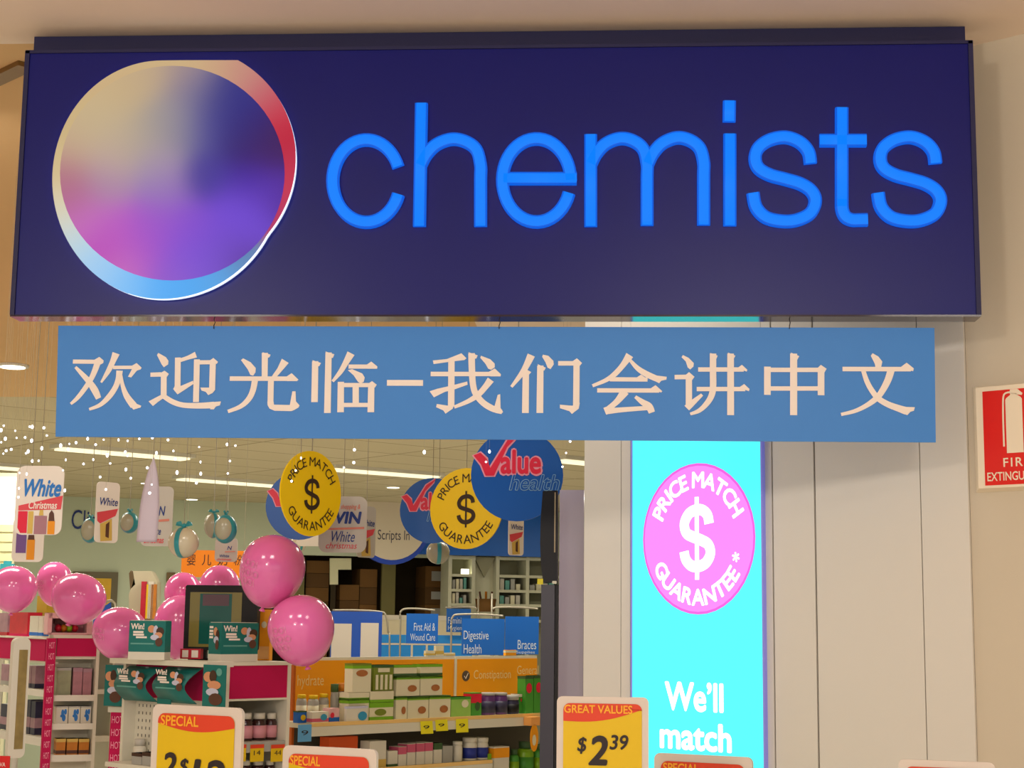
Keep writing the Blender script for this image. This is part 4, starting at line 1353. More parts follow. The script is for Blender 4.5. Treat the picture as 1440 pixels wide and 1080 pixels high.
# on top of the left unit
zt0 = zt_l
o = empty('display_carton', LF.w((LF.hit(68, 880)[0] + LF.hit(131, 880)[0]) / 2, .02, zt0), LF.rot)
tag(o, 'pale pink open display carton with colourful goods on the left magenta unit', 'box')
w = (LF.hit(131, 880)[0] - LF.hit(68, 880)[0]) / 2
h_ = LF.hit(100, 862)[1] - zt0
M_PALEPINK = mat('pale_pink_card', (226, 176, 176), rough=0.5)
MB().box(-w, w, .10, .104, 0, h_).box(-w, -w + .004, 0, .10, 0, h_).box(w - .02, w, 0, .10, 0, h_).box(-w, w, 0, .10, h_ - .004, h_).box(-w, w, 0, .10, 0, .004).box(-w + .004, w - .02, 0, .003, .004, h_ * .1).box(-w + .004, w - .02, 0, .003, h_ * .75, h_ - .004).box(-w + .004, -w + .016, 0, .003, 0, h_).build('carton', M_PALEPINK, o)
for i, (c_, mt) in enumerate(((-.45, M_REDPACK), (-.2, M_ORPACK), (0.05, M_LIME), (.3, M_REDPACK))):
    MB().ball((c_ * w, .05, h_ * .3), w * .16, .03, h_ * .18, 10, 8).build('sweet_bag', mt, o)
MB().box(-w * .6, w * .5, .06, .095, h_ * .5, h_ * .7).build('lid_flap', M_BROWN, o)
TS = zt_l - .0125
carton(LS, 14, 39, 861, TS, .04, 'crimson glossy pack on top of the receding shelf run, left', M_REDPACK, [(.0, .1, M_MAG)], None, .06, 'packs on top of the left shelves', 'gift_pack', 'packet')
carton(LS, -4, 11, 862, TS, .04, 'dark mauve pack cut by the left edge, on top of the shelves', M_MAUVE, [(0, .15, M_REDPACK)], None, .06, 'packs on top of the left shelves', 'gift_pack', 'packet')
carton(LS, 42, 54, 866, TS, .03, 'pale box with a blue foot band on top of the shelves, left one', M_WHT, [(.06, .22, M_CATBLUE)], None, .05, 'packs on top of the left shelves', 'cream_box', 'box')
carton(LS, 54.5, 60, 868, TS, .03, 'slim pale box with a blue foot band beside the pink display carton', M_WHT, [(.06, .22, M_CATBLUE)], None, .05, 'packs on top of the left shelves', 'cream_box', 'box')
carton(LS, 52, 66, 838, TS, .12, 'yellow green box standing behind the pink balloon on the left shelves', mat('olive_yellow_box', (176, 150, 30), rough=0.5, vary=.1), [(0, .12, M_WHT)], None, .05, 'packs on top of the left shelves', 'yellow_box', 'box')
# tall white poster holder, nearly edge on
PH = front(27, 980, 5.4, 48)
a, b, c, d_ = PH.rect(15, 39, 897, 1066)
o = empty('poster_holder', PH.w((a + b) / 2, 0, c - .9), PH.rot)
tag(o, 'tall narrow white poster holder turned aside in front of the left shelves', 'poster holder')
hw = (b - a) / 2
MB().rrect(-hw, hw, .9, .9 + d_ - c, .02, 0, .02).build('frame', M_WHITE, o)
MB().box(-hw * .3, hw * .7, -.0015, 0, .93, .9 + (d_ - c) - .04).build('poster', mat('mottled_olive_poster', (150, 130, 80), rough=0.5, vary=.6, scale=18), o)
MB().tube([(0, .01, .0), (0, .01, .9)], .012, 8).lathe([(.14, 0), (.14, .012), (.02, .03)], 20).build('stand', M_WHITE, o)
# red tag bottom left
RT = front(6, 1072, 5.2)
a, b, c, d_ = RT.rect(-14, 13, 1063, 1100)
o = MB().box(a, b, 0, .004, c, d_).build('shelf_sign', mat('bright_red_card', (214, 20, 18), rough=.45), loc=RT.w(0, 0, 0))
tag(o, 'bright red sign with white letters in the bottom left corner', 'sign')
m = MB()
text_in(m, 'VA', RT.hit(0, 1070)[0], RT.hit(8, 1070)[0], RT.hit(0, 1078)[1], RT.hit(0, 1072)[1], -.001)
m.build('lettering', M_CREAM, o)
MB().box((a + b) / 2 - .01, (a + b) / 2 + .01, .004, .02, 0, d_ - .01).build('stand', M_WHITE, o)

# ------------------------------------------------------------ middle unit (corner towards us at px 318)
MC = front(318, 960, 5.5)
MF = Fr(MC.o, 48)          # right-hand face
ML = Fr(MC.o, -38)
ML.o = ML.o - ML.n * .10         # left-hand face
zt_m = MF.hit(318, 933)[1]
uM = MF.hit(409, 960)[0]
lM = ML.hit(176, 960)[0]
gm = empty('display_gondola', MC.o, MF.rot)
tag(gm, 'corner display unit with magenta header and pink labelled bottles below the monitor', 'display unit', 'magenta display units')
MB().box(0, uM, .33, .35, 0, zt_m).build('back_panel', M_SIDE, gm)
MB().box(uM - .014, uM, 0, .33, 0, zt_m).build('side_panel', M_SHELF, gm)
MB().box(0, .014, 0, .33, 0, zt_m).build('side_panel', M_SHELF, gm)
MB().box(.014, uM - .014, .003, .013, MF.hit(365, 982)[1], zt_m - .008).build('header', M_MAG, gm)
MB().box(.014, uM - .014, .001, .02, MF.hit(365, 985)[1], MF.hit(365, 982)[1]).build('rail', M_SHELF, gm)
MB().box(0, uM, -.004, .35, zt_m - .008, zt_m + .004).build('top_board', M_SHELF, gm)
zA = MF.hit(370, 1043)[1]
zB = MF.hit(370, 1094)[1]
for z_ in (zA, zB):
    s_ = MB().box(.015, uM - .015, .012, .33, z_ - .02, z_).build('shelf', M_SHELF, gm)
    MB().box(.015, uM - .015, .004, .0115, z_ - .035, z_).build('price_rail', M_STEEL, s_)
ml = empty('pegboard_gondola', ML.w(0, 0, 0), ML.rot)
tag(ml, 'white pegboard display face with teal posters left of the corner unit', 'display unit')
MB().box(lM, -.015, .05, .065, 0, zt_m - .02).build('pegboard', M_SHELF, ml)
MB().box(lM - .014, lM, .0, .065, 0, zt_m + .002).build('side_panel', M_SHELF, ml)
m = MB()
pegholes(m, lM + .01, ML.hit(300, 1000)[0], ML.hit(200, 1085)[1], ML.hit(200, 985)[1], .05)
tag(m.build('peg_holes', M_PEG, ml), kind='stuff')
zs0 = ML.hit(235, 931, -.06)[1]
MB().box(lM - .014, ML.hit(292, 931, -.06)[0], -.06, .05, zs0 - .012, zs0 + .006).build('top_board', M_SHELF, ml)
MB().box(lM, -.015, .044, .0495, ML.hit(235, 984)[1], zs0 - .013).build('header', M_MAG, ml)


# teal promotion print: writing plus a patchwork picture
M_FLESH = mat('peach_print', (214, 150, 110), rough=.5)
M_CHOC = mat('brown_hair_print', (70, 44, 30), rough=.5)
M_LAVW = mat('pale_lavender_print', (200, 200, 220), rough=.5)
M_PALETEAL = mat('pale_teal_print', (96, 160, 150), rough=.5)


def promo(parent, w, h_, y, text=True, x0=0.0, z0_=0.0, tall=False):
    f = lambda a, b: (x0 + a * w, z0_ + b * h_)
    if text:
        m = MB()
        A, B = f(.05, .72), f(.42, .92)
        text_in(m, 'Win!', A[0], B[0], A[1], B[1], y, 0, .03)
        for (p, q, r_, s_) in ((.12, .60, .40, .67), (.12, .52, .42, .58), (.2, .44, .5, .50)):
            A, B = f(p, q), f(r_, s_)
            m.prism([(A[0], A[1]), (B[0], A[1]), (B[0], B[1]), (A[0], B[1])], y, None)
        m.build('lettering', M_CREAM, parent)
        m = MB()
        A, B = f(.06, .24), f(.7, .29)
        m.prism([(A[0], A[1]), (B[0], A[1]), (B[0], B[1]), (A[0], B[1])], y, None)
        m.build('small_print', M_PALETEAL, parent)
        for c_, mt in (((.62, .74, .1, .12), M_FLESH), ((.74, .66, .07, .2), M_LAVW), ((.86, .66, .11, .14), M_CHOC), ((.82, .54, .11, .1), M_FLESH), ((.72, .47, .12, .09), M_LAVW), ((.84, .32, .1, .14), M_BROWN)):
            A = f(c_[0], c_[1])
            MB().disc(A[0], A[1], c_[2] * w, c_[3] * h_, y, None, n=12).build('picture', mt, parent)
            y -= .0003
    else:
        for c_, mt in (((.25, .72, .22, .12), M_FLESH), ((.45, .74, .16, .14), M_CHOC), ((.72, .84, .13, .09), M_PALETEAL), ((.52, .54, .3, .1), M_FLESH), ((.45, .38, .28, .09), M_LAVW), ((.6, .22, .3, .14), M_BROWN)):
            A = f(c_[0], c_[1])
            MB().disc(A[0], A[1], c_[2] * w, c_[3] * h_, y, None, n=12).build('picture', mt, parent)
            y -= .0003


# teal boxes on top
def promo_box(fr, x0, x1, y0, y1, d, dep, label, zs):
    u0, u1 = fr.hit(x0, 900, d)[0], fr.hit(x1, 900, d)[0]
    w = u1 - u0
    ht = fr.hit((x0 + x1) / 2, y0, d)[1] - zs
    o = empty('promotion_box', fr.w((u0 + u1) / 2, d, zs), fr.rot)
    tag(o, label, 'box', 'teal promotion boxes')
    MB().box(-w / 2, w / 2, 0, dep, 0, ht * .2).build('base', M_WHT, o)
    MB().box(-w / 2, w / 2, 0, dep, ht * .2, ht).build('carton', M_TEAL, o)
    MB().box(-w / 2 + .003, w / 2 - .003, .003, dep - .003, ht, ht + .002).build('lid', M_WHT, o)
    promo(o, w, ht * .8, -.001, True, -w / 2, ht * .2)
    return o, w, ht


SBX = front(207, 925, 5.45, -8)
promo_box(SBX, 181, 232, 873, 928, 0, .05, 'teal promotion box with white base on the white shelf left of the monitor', zs0 + .0065)
MB2 = MF
o, w, ht = promo_box(MF, 311, 363, 876, 932, -.0, .075, 'teal two-faced promotion box in front of the monitor', zt_m + .0045)
m = MB()
# picture on the left face of the corner box
g = lambda a, b: (-w / 2 - .001, .075 - a * .075, ht * .2 + b * ht * .8)
for (ca, cb_, ra, rb, mt, dx) in ((.55, .72, .16, .14, M_FLESH, 0), (.72, .6, .14, .18, M_CHOC, .0003), (.62, .45, .2, .12, M_LAVW, .0006), (.7, .3, .14, .16, M_BROWN, .0009)):
    q_ = MB()
    ring_ = [g(ca + ra * cos(2 * pi * i / 12), cb_ + rb * sin(2 * pi * i / 12)) for i in range(12)]
    q_.add([(x - dx, y, z) for x, y, z in ring_], [list(range(12))])
    q_.build('picture', mt, o)
q_ = MB()
for zz in (.82, .70, .6, .5):
    q_.add([g(.06, zz), g(.36, zz), g(.36, zz + .07), g(.06, zz + .07)], [(0, 1, 2, 3)])
q_.build('lettering', M_CREAM, o)


# curved and flat teal posters hung below the white shelf
def poster(fr, x0, x1, y0, y1, d, label, curve, text):
    a, b, c, e = fr.rect(x0, x1, y0, y1, d)
    w, h_ = b - a, e - c
    o = empty('promotion_poster', fr.w(a, d, c), fr.rot)
    tag(o, label, 'poster', 'teal promotion posters')
    if curve:
        vs, fs = [], []
        n_ = 10
        prof_ = [(.0 - .05 * sin(pi * t / n_), t / n_) for t in range(n_ + 1)]
        for s_, (yy, zz) in [(s_, p) for p in prof_ for s_ in (0, 1)]:
            vs.append((s_ * w + (.04 if s_ == 0 else .1) * w * (1 - abs(zz - .45) * 2) * (-1 if s_ == 0 else -1) + .1 * w * zz, yy, zz * h_))
        fs = [(2 * i, 2 * i + 1, 2 * i + 3, 2 * i + 2) for i in range(n_)]
        c_ = MB().add(vs, fs, 0, True).build('card', M_TEAL, o)
        md = c_.modifiers.new('thickness', 'SOLIDIFY')
        md.thickness = .002
        promo(o, w * .9, h_ * .78, -.056, True, .02, h_ * .22)
    else:
        MB().box(0, w, 0, .003, 0, h_).build('card', M_TEAL, o)
        promo(o, w, h_, -.001, False)
    return o


poster(ML, 176, 223, 937, 986, -.005, 'left curved teal poster hanging from the white shelf edge', True, True)
poster(ML, 230, 278, 938, 989, -.005, 'right curved teal poster hanging from the white shelf edge', True, True)
poster(ML, 285, 317, 935, 997, -.068, 'flat teal poster on the corner between pegboard and magenta header', False, False)
PO2 = front(160, 963, 5.75, -20)
po = poster(PO2, 147, 174, 935, 993, 0, 'flat teal poster above the lower HOT strip, left of the pegboard', False, False)
a, b, c, e = ML.rect(221, 240, 976, 990, -.02)
o = MB().box(a, b, 0, .003, c, e).build('shelf_flag', M_TEAL, loc=ML.w(0, -.02, 0), rotz=ML.rot)
tag(o, 'small teal flag label below the two curved posters', 'label')
# second HOT strip
HS = front(163, 1040, 5.78, -10)
a, b, c, e = HS.rect(153.5, 173, 1002, 1100)
o = empty('hot_post', HS.w((a + b) / 2, 0, 0), HS.rot)
tag(o, 'narrow magenta HOT post under the teal poster at left of the pegboard', 'post')
MB().box(-(b - a) / 2, (b - a) / 2, 0, .03, 0, e).build('strip', M_MAG, o)
zt2 = PO2.hit(160, 933)[1]
MB().box(-(b - a) / 2, (b - a) / 2, .012, .03, e, zt2).build('upright', M_SHELF, o)
MB().box(-(b - a) / 2 - .01, (b - a) / 2, -.004, .03, e + .001, e + .02).build('cross_rail', M_SHELF, o)
m = MB()
y = 1007
while y < 1095:
    text_in(MB(), 'HOT', -(b - a) / 2 + .006, (b - a) / 2 - .006, HS.hit(163, y + 10)[1], HS.hit(163, y)[1], -.001).build('hot_word', M_MAGTXT, o)
    y += 18


# bottles and tickets on the corner unit
for i, (a, b) in enumerate(((337, 354), (355.5, 373), (374.5, 388))):
    jar(MF, a, b, 1003, zA, .04, ORD[i] + ' dark bottle with pink label from the left under the magenta header', M_DKBOT, M_WHT, M_PINKLAB, 'dark bottles with pink labels', .22)
for i, (a, b) in enumerate(((338, 352), (355, 370), (373, 385))):
    jar(MF, a, b, 1070, zB, .04, ORD[i] + ' white capped bottle from the left, just showing at the bottom below the yellow tickets', M_DKBOT, M_WHT, M_PINKLAB, 'white capped bottles below the tickets', .3)
for i, (a, b, tx) in enumerate(((333, 346, '4'), (352, 371, '14'), (381, 400, '44'))):
    ticket(MF, a, b, 1047, 1071, .0, ('yellow red-topped shelf ticket partly behind the large price card', 'yellow red-topped shelf ticket in the middle under the pink labelled bottles', 'yellow red-topped shelf ticket nearest the white side panel, under the pink labelled bottles')[i], None, 'yellow shelf price tickets', True, tx)
# small goods hanging on the pegboard, bottom
zP = ML.hit(200, 1076, -.05)[1]
MB().box(lM + .002, ML.hit(300, 1000)[0], -.07, .049, zP - .015, zP).build('shelf', M_SHELF, ml)
carton(ML, 185, 199, 1059, zP, -.05, 'left grey packet low on the pegboard beside the large price card', M_STEEL, [(.7, 1, M_CHOC)], None, .04, 'grey packets low on the pegboard', 'packet', 'packet')
carton(ML, 200, 213, 1058, zP, -.05, 'right grey packet low on the pegboard, touching the large price card', M_STEEL, [(.7, 1, M_CHOC)], None, .04, 'grey packets low on the pegboard', 'packet', 'packet')
jar(ML, 191, 202, 1040, zP, .0, 'small pale dome-capped bottle behind the grey packets on the pegboard', M_WHT, M_CARDSH, None, None, .3)

# goods glimpsed between left unit and HOT post
GB = front(145, 1000, 7.0, 20)
a, b = GB.hit(136, 1000)[0], GB.hit(158, 1000)[0]
o = empty('shelf_bay', GB.w(a, 0, 0), GB.rot)
tag(o, 'sliver of a white shelf bay between the left unit and the teal poster', 'shelf')
MB().box(0, b - a, .25, .27, 0, GB.hit(145, 928)[1]).build('back_panel', M_SHELF, o)
GZ = [GB.hit(145, y)[1] for y in (972, 1030, 1071)]
for z_ in GZ:
    MB().box(0, b - a, 0, .25, z_ - .02, z_).build('shelf', M_SHELF, o)
carton(GB, 138, 149, 942, GZ[0], .06, 'pale packet on the upper shelf glimpsed left of the teal poster', M_WHT, [(.3, .5, M_DEEPBL)], None, .05, 'packets in the shelf sliver', 'packet', 'packet')
ticket(GB, 138, 149, 960, 977, -.004, 'yellow ticket on the shelf glimpsed left of the teal poster', None, 'yellow shelf price tickets', True, False)
carton(GB, 138, 151, 1002, GZ[1], .06, 'orange packet on the middle shelf glimpsed left of the lower HOT strip', M_ORPACK, [(.5, .7, M_YEL)], None, .05, 'packets in the shelf sliver', 'packet', 'packet')
carton(GB, 138, 151, 1038, GZ[2], .06, 'red packet on the low shelf glimpsed left of the lower HOT strip', M_REDPACK, [(.5, .7, M_STEEL)], None, .05, 'packets in the shelf sliver', 'packet', 'packet')

# ------------------------------------------------------------ monitor behind the teal box
MN = front(310, 880, 5.72, -4)
a, b, c, e = MN.rect(259, 361, 823, 930)
o = empty('monitor', MN.w((a + b) / 2, 0, zt_m + .0045), MN.rot)
tag(o, 'black framed monitor standing behind the teal promotion box', 'monitor')
hw = (b - a) / 2
zb_, zt_ = c - zt_m - .0045, e - zt_m - .0045
zb_ = max(zb_, .035)
sx = lambda px: MN.hit(px, 880)[0] - (a + b) / 2
szz = lambda py: MN.hit(310, py)[1] - zt_m - .0045
MB().rrect(-hw, hw, zb_, zt_, .008, 0, .04).build('casing', M_BLACK, o)
M_SCR = mat('olive_screen_reflection', (124, 112, 56), rough=.15, emit=.10, vary=.05)  # olive, teal and mauve patches imitate the reflection in the screen glass
MB().box(sx(266), sx(339), -.001, 0, szz(910), szz(833)).build('screen', M_SCR, o)
m = MB().box(sx(280), sx(325), -.0016, -.001, szz(906), szz(835)).build('screen_reflection', mat('dim_teal_reflection', (24, 84, 74), rough=.15, emit=.1, vary=.3), o)
MB().box(sx(284), sx(321), -.0022, -.0016, szz(852), szz(836)).build('screen_reflection', mat('dim_mauve_reflection', (96, 66, 72), rough=.15, emit=.1, vary=.2), o)
MB().box(sx(273), sx(290), .01, .03, .006, zb_).box(sx(266), sx(300), -.0, .06, 0, .006).build('stand', M_BLACK, o)
o = MB().box(0, MN.hit(380, 880, .08)[0] - MN.hit(363, 880, .08)[0], 0, .04, 0, MN.hit(370, 857, .08)[1] - zt_m - .0045).build('medicine_carton', M_ORANGE, loc=MN.w(MN.hit(363, 880, .08)[0], .08, zt_m + .0045), rotz=MN.rot)
tag(o, 'orange carton with pale foot between the monitor and the lower big balloon', 'box')
MB().box(.002, o.dimensions.x - .002, -.001, 0, .005, .05).build('printed_band', mat('peach_band', (240, 180, 110)), o)
MB().disc(o.dimensions.x * .5, o.dimensions.z * .7, .01, .012, -.001, None, n=12).build('picture', M_CTN, o)
o = MB().box(0, .075, 0, .03, 0, .035).build('sweet_tray', M_REDPACK, loc=MN.w(MN.hit(253, 925, -.07)[0], -.07, zt_m + .0045), rotz=MN.rot)
o.location.z = max(zs0 + .0065, zt_m + .0045)
tag(o, 'small red and white tray at the left foot of the monitor', 'tray')
MB().box(.008, .03, -.001, .031, .005, .03).box(.042, .066, -.001, .031, .005, .03).build('wrapped_sweets', M_CREAM, o)

# ------------------------------------------------------------ orange gondola
OG = front(437, 1030, 6.2, 48)
DB = .20
zt_o = OG.hit(530, 928, DB)[1]
zS = OG.hit(570, 1012)[1]
zS_b = OG.hit(570, 1029)[1]
zL = OG.hit(640, 1073)[1]
u0 = OG.hit(413, 980, DB)[0]
uE = OG.hit(800, 960)[0]
og = empty('orange_gondola', OG.w(0, 0, 0), OG.rot)
tag(og, 'orange backed gondola with two bays of medicine shelves left of the black post', 'display unit')
uj = OG.hit(639.5, 960, DB)[0]
MB().box(u0, uj - .006, DB, DB + .02, zS - .02, zt_o).build('back_panel', M_ORANGE, og)
MB().box(u0, uE, DB, DB + .02, 0, zS - .0205).build('lower_back_panel', mat('grey_brown_back', (92, 86, 74), rough=.7), og)
MB().box(uj + .006, uE, DB, DB + .02, zS - .02, zt_o).build('back_panel', M_ORANGE, og)
MB().box(uj - .0055, uj + .0055, DB - .006, DB + .02, zS + .001, zt_o + .004).build('upright', M_SHELF, og)
MB().box(u0 - .012, u0 - .0005, DB - .01, DB + .02, 0, zt_o).build('end_panel', M_ORDARK, og)
MB().box(u0 - .012, uE, DB + .002, DB + .02, zt_o, zt_o + .012).build('top_rail', M_SHELF, og)
zL2 = OG.hit(715, 1096)[1]
uD = OG.hit(692, 1070)[0]
for z_, zb_, ua, ub2 in ((zS, zS_b, 0, uE), (zL, zL - (zS - zS_b) * .8, 0, uD), (zL2, zL2 - .03, uD + .012, uE)):
    s_ = MB().box(ua, ub2, .004, DB - .001, z_ - .02, z_).build('shelf', M_CTN, og)
    MB().box(ua, ub2, -.004, .0035, zb_, z_ - .012).build('price_rail', M_SHELF, s_)
    MB().box(ua, ub2, -.003, .0035, z_ - .0115, z_ + .003).build('orange_edge', mat('peach_shelf_edge', (238, 196, 120)), s_)


def ogt(body, x0, x1, y0, y1, bold=0.0):
    a, b, c, e = OG.rect(x0, x1, y0, y1, DB)
    m = MB()
    text_in(m, body, a, b, c, e, DB - .001, 0, bold)
    m.build('lettering', mat('pale_orange_print', (252, 214, 140)), og)


ogt('hydrate', 418, 455, 949, 969)
ogt('Constipation', 666, 718, 942, 958)
ogt('General', 727, 757, 936, 948)
a, b, c, e = OG.rect(649.5, 660.5, 943, 958, DB)
MB().disc((a + b) / 2, (c + e) / 2, (b - a) / 2, (e - c) / 2, DB - .001, None, n=20).build('tick_badge', mat('grey_brown_print', (90, 74, 60)), og)
m = MB()
w_, h_ = b - a, e - c
m.ribbon([(a + w_ * .28, c + h_ * .5, .004), (a + w_ * .45, c + h_ * .25, .005), (a + w_ * .78, c + h_ * .78, .003)], DB - .0018, None)
m.build('tick_mark', M_CREAM, og)

GG = 'white and green food-picture cartons'
FOODS = (.68, .38, .2, .17, M_FOOD)
GB_ = [(.84, 1, M_GREENBAND), (.9, 1.001, M_DKGREEN)]
d0 = .02
# bottom row
row1 = [(557, 572.5, 979), (573.5, 602.5, 979.5), (604, 633.5, 978)]
zz1 = None
for i, (a, b, y) in enumerate(row1):
    o = carton(OG, a, b, y, zS, d0, ('narrow white and green carton at the left of the bottom row', 'middle white and green carton in the bottom row', 'rightmost white and green carton in the bottom row, above the yellow tickets')[i], M_CTN, GB_, FOODS, .07, GG)
    zz1 = o.location.z + o.dimensions.z - .001
row2 = [(557.5, 590, 951), (591.5, 622, 950)]
for i, (a, b, y) in enumerate(row2):
    o = carton(OG, a, b, y, zz1 + .0015, d0 + .004, ('left', 'right')[i] + ' white and green carton in the second row of the stack', M_CTN, GB_, FOODS, .06, GG)
    zz2 = o.location.z + o.dimensions.z - .001
for i, (a, b, y) in enumerate([(554, 586, 935), (591, 622, 934)]):
    carton(OG, a, b, y, zz2 + .0015, d0 + .006, ('left', 'right')[i] + ' white and green carton lying flat on top of the stack', M_CTN, [(.75, 1, M_GREENBAND), (0, .2, M_DKGREEN)], None, .05, GG)
# left-hand stack with spines
M_OLV = mat('olive_green_carton', (120, 134, 40), rough=.5, vary=.1)
o = carton(OG, 520, 553, 988, zS, d0, 'green banded carton at the foot of the spine-out stack', M_CTN, [(0, .2, M_GREENBAND), (.72, 1, M_GREENBAND)], (.45, .45, .25, .2, M_OLV), .07, GG)
zq = o.location.z + o.dimensions.z - .001
o = carton(OG, 521, 553.5, 972, zq + .0015, d0, 'pale carton lying above the foot of the spine-out stack', M_CTN, [(0, .25, M_GREENBAND)], None, .07, GG)
zq2 = o.location.z + o.dimensions.z - .001
o = carton(OG, 526, 553, 935, zq2 + .0015, d0 + .002, 'dark green carton tray holding four upright pale spines, top of the stack', M_OLV, [(.9, 1, M_DKGREEN)], None, .06, GG)
w_, h_ = o.dimensions.x, o.dimensions.z
for k_ in range(4):
    MB().box(-w_ / 2 + w_ * (.08 + .24 * k_), -w_ / 2 + w_ * (.2 + .24 * k_), -.004, -.001, h_ * .05, h_ * .62).build('spine', M_CTN, o)
MB().box(-w_ * .3, w_ * .3, -.002, -.001, h_ * .72, h_ * .88).build('label_band', M_CTN, o)
o = carton(OG, 490.5, 519, 974, zS, d0 + .004, 'white and green carton at the foot left of the spine-out stack', M_CTN, [(.62, .82, M_GREENBAND), (.72, .8, M_DKGREEN)], (.55, .3, .22, .14, M_FOOD), .06, GG)
zq = o.location.z + o.dimensions.z - .001
o = carton(OG, 496, 522, 933, zq + .0015, d0 + .004, 'tall white and green carton leaning at the top left of the stacks', M_CTN, [(.82, .93, M_GREENBAND), (.92, 1, M_OLV)], (.5, .66, .32, .12, M_FOOD), .05, GG)
# small goods at the left end
for i, (a, b, y) in enumerate(((418, 430, 977), (434, 447, 978), (449, 461, 976))):
    jar(OG, a, b, y, zS, .11, ORD[i] + ' small clear bottle with yellow cap from the left, below the orange header', M_STEEL, M_YEL, M_CTN, 'small bottles with yellow caps', .14)
jar(OG, 466, 475, 962, zS, .10, 'slim grey tube with green cap behind the pastel packs', M_STEEL, M_DKGREEN, None, 'slim capped tubes', .22, 'ointment_tube', 'tube', .9)
jar(OG, 476, 487, 961, zS, .10, 'slim grey tube with brown cap behind the pastel packs', M_STEEL, M_ORPACK, None, 'slim capped tubes', .22, 'ointment_tube', 'tube', .9)
carton(OG, 439, 462, 1001, zS, .015, 'low white pack with pink print at the left end of the shelf', M_WHT, [(.1, .4, M_PNK)], (.7, .5, .2, .3, M_AQUA), .04, 'pastel medicine packs')
carton(OG, 463, 477, 996, zS, .02, 'pink and blue pastel pack second from the left on the shelf', M_PALEPINK, [(.05, .35, M_CATBLUE)], (.3, .5, .2, .2, M_REDTXT), .04, 'pastel medicine packs')
carton(OG, 487.5, 517, 993, zS, .0045, 'white pack with teal print in front of the stacked cartons', M_WHT, [(.85, 1, M_LAVW)], (.75, .35, .22, .3, M_AQUA), .014, 'pastel medicine packs')
# right bay, upper shelf
carton(OG, 634.5, 662, 980, zS, d0, 'pale green carton with leaf print right of the food-picture cartons', mat('pale_green_carton', (150, 196, 90), rough=.5, vary=.15, scale=20), [(.88, 1, M_GREEN)], (.7, .65, .18, .2, M_CTN), .06, 'green and red cartons')
carton(OG, 663, 677, 974, zS, d0 + .02, 'red and green carton between the pale green carton and the purple jars', M_GREEN, [(.55, .95, M_REDTXT)], (.6, .4, .26, .2, M_DKGREEN), .05, 'green and red cartons')
for i, (a, b) in enumerate(((678, 694), (696, 711))):
    jar(OG, a, b, 974.5, zS, d0, ('left', 'right')[i] + ' purple laxative jar with pale cap on the right bay', M_PURBOT, M_STEEL, M_DKPACK, 'purple jars', .12, 'pill_jar', 'jar', .86)
jar(OG, 712, 727, 978, zS, d0, 'dark jar with grey lid right of the two purple jars', M_DKPACK, M_STEEL, M_BLACK, 'purple jars', .25, 'pill_jar', 'jar', .9)
carton(OG, 729.5, 734, 976, zS, d0 + .03, 'small green carton with white top beside the dark jar', M_GREEN, [(.85, 1, M_WHT)], (.7, .7, .2, .1, M_REDTXT), .05, 'green and red cartons')
carton(OG, 739, 750, 951, zS, d0 + .01, 'tall green carton with red spot near the black post', M_GREEN, [(.93, 1, M_DKGREEN)], (.45, .68, .36, .14, M_REDTXT), .05, 'green and red cartons')
carton(OG, 751, 764, 950, zS, d0 + .01, 'tall green carton partly behind the black post', M_GREEN, [(.93, 1, M_DKGREEN)], (.5, .68, .3, .14, M_REDTXT), .05, 'green and red cartons')
# tickets on the shelf edge
for a, b, y0_, y1_, lab, sk in ((591, 608, 1014, 1032, 'leftmost of three yellow tickets on the orange bay shelf edge', .006), (612, 629, 1012, 1028, 'middle of three yellow tickets on the orange bay shelf edge', .006), (641, 658, 1011, 1030, 'rightmost of three yellow tickets on the orange bay shelf edge', .004)):
    ticket(OG, a, b, y0_, y1_, -.012, lab, mat('lemon_ticket', (240, 228, 30), rough=.5), 'plain yellow shelf tickets', False, '9', sk)
ticket(OG, 419, 438, 1019, 1043, -.006, 'light blue price ticket hanging at the left end of the orange bay shelf', mat('light_blue_ticket', (100, 170, 222), rough=.5), 'blue ticket', False, '9')
carton(OG, 419, 431, 1000, zS, .05, 'small blue box with yellow spot above the light blue ticket', M_CATBLUE, [(.9, 1, M_DKGREEN)], (.6, .45, .3, .25, M_YEL), .03)
a, b, c, e = OG.rect(746, 757, 1018, 1057, -.05)
o = MB().disc(0, 0, (b - a) / 2, (e - c) / 2, 0, .003, n=20).build('shelf_wobbler', M_ORANGE, loc=OG.w((a + b) / 2, -.05, (c + e) / 2), rotz=OG.rot)
tag(o, 'orange oval shelf wobbler hanging in front of green bottles by the black post', 'shelf tag')
MB().disc(-.002, -.01, (b - a) * .25, (e - c) * .2, -.001, None, n=14).build('pale_spot', M_CTN, o)
a2, b2, c2, e2 = OG.rect(742, 756, 1008, 1020, -.03)
MB().box(a2 - (a + b) / 2, b2 - (a + b) / 2, .0, .044, c2 - (c + e) / 2, e2 - (c + e) / 2).build('clip', mat('pale_orange_clip', (244, 170, 90)), o)
# lower shelf
def low(a, b, y, lab, body, bands=(), spot=None, dep=.06, grp='goods on the lower orange bay shelf', dd=.03, zz=None):
    return carton(OG, a, b, y, zz or zL, dd, lab, body, bands, spot, dep, grp)


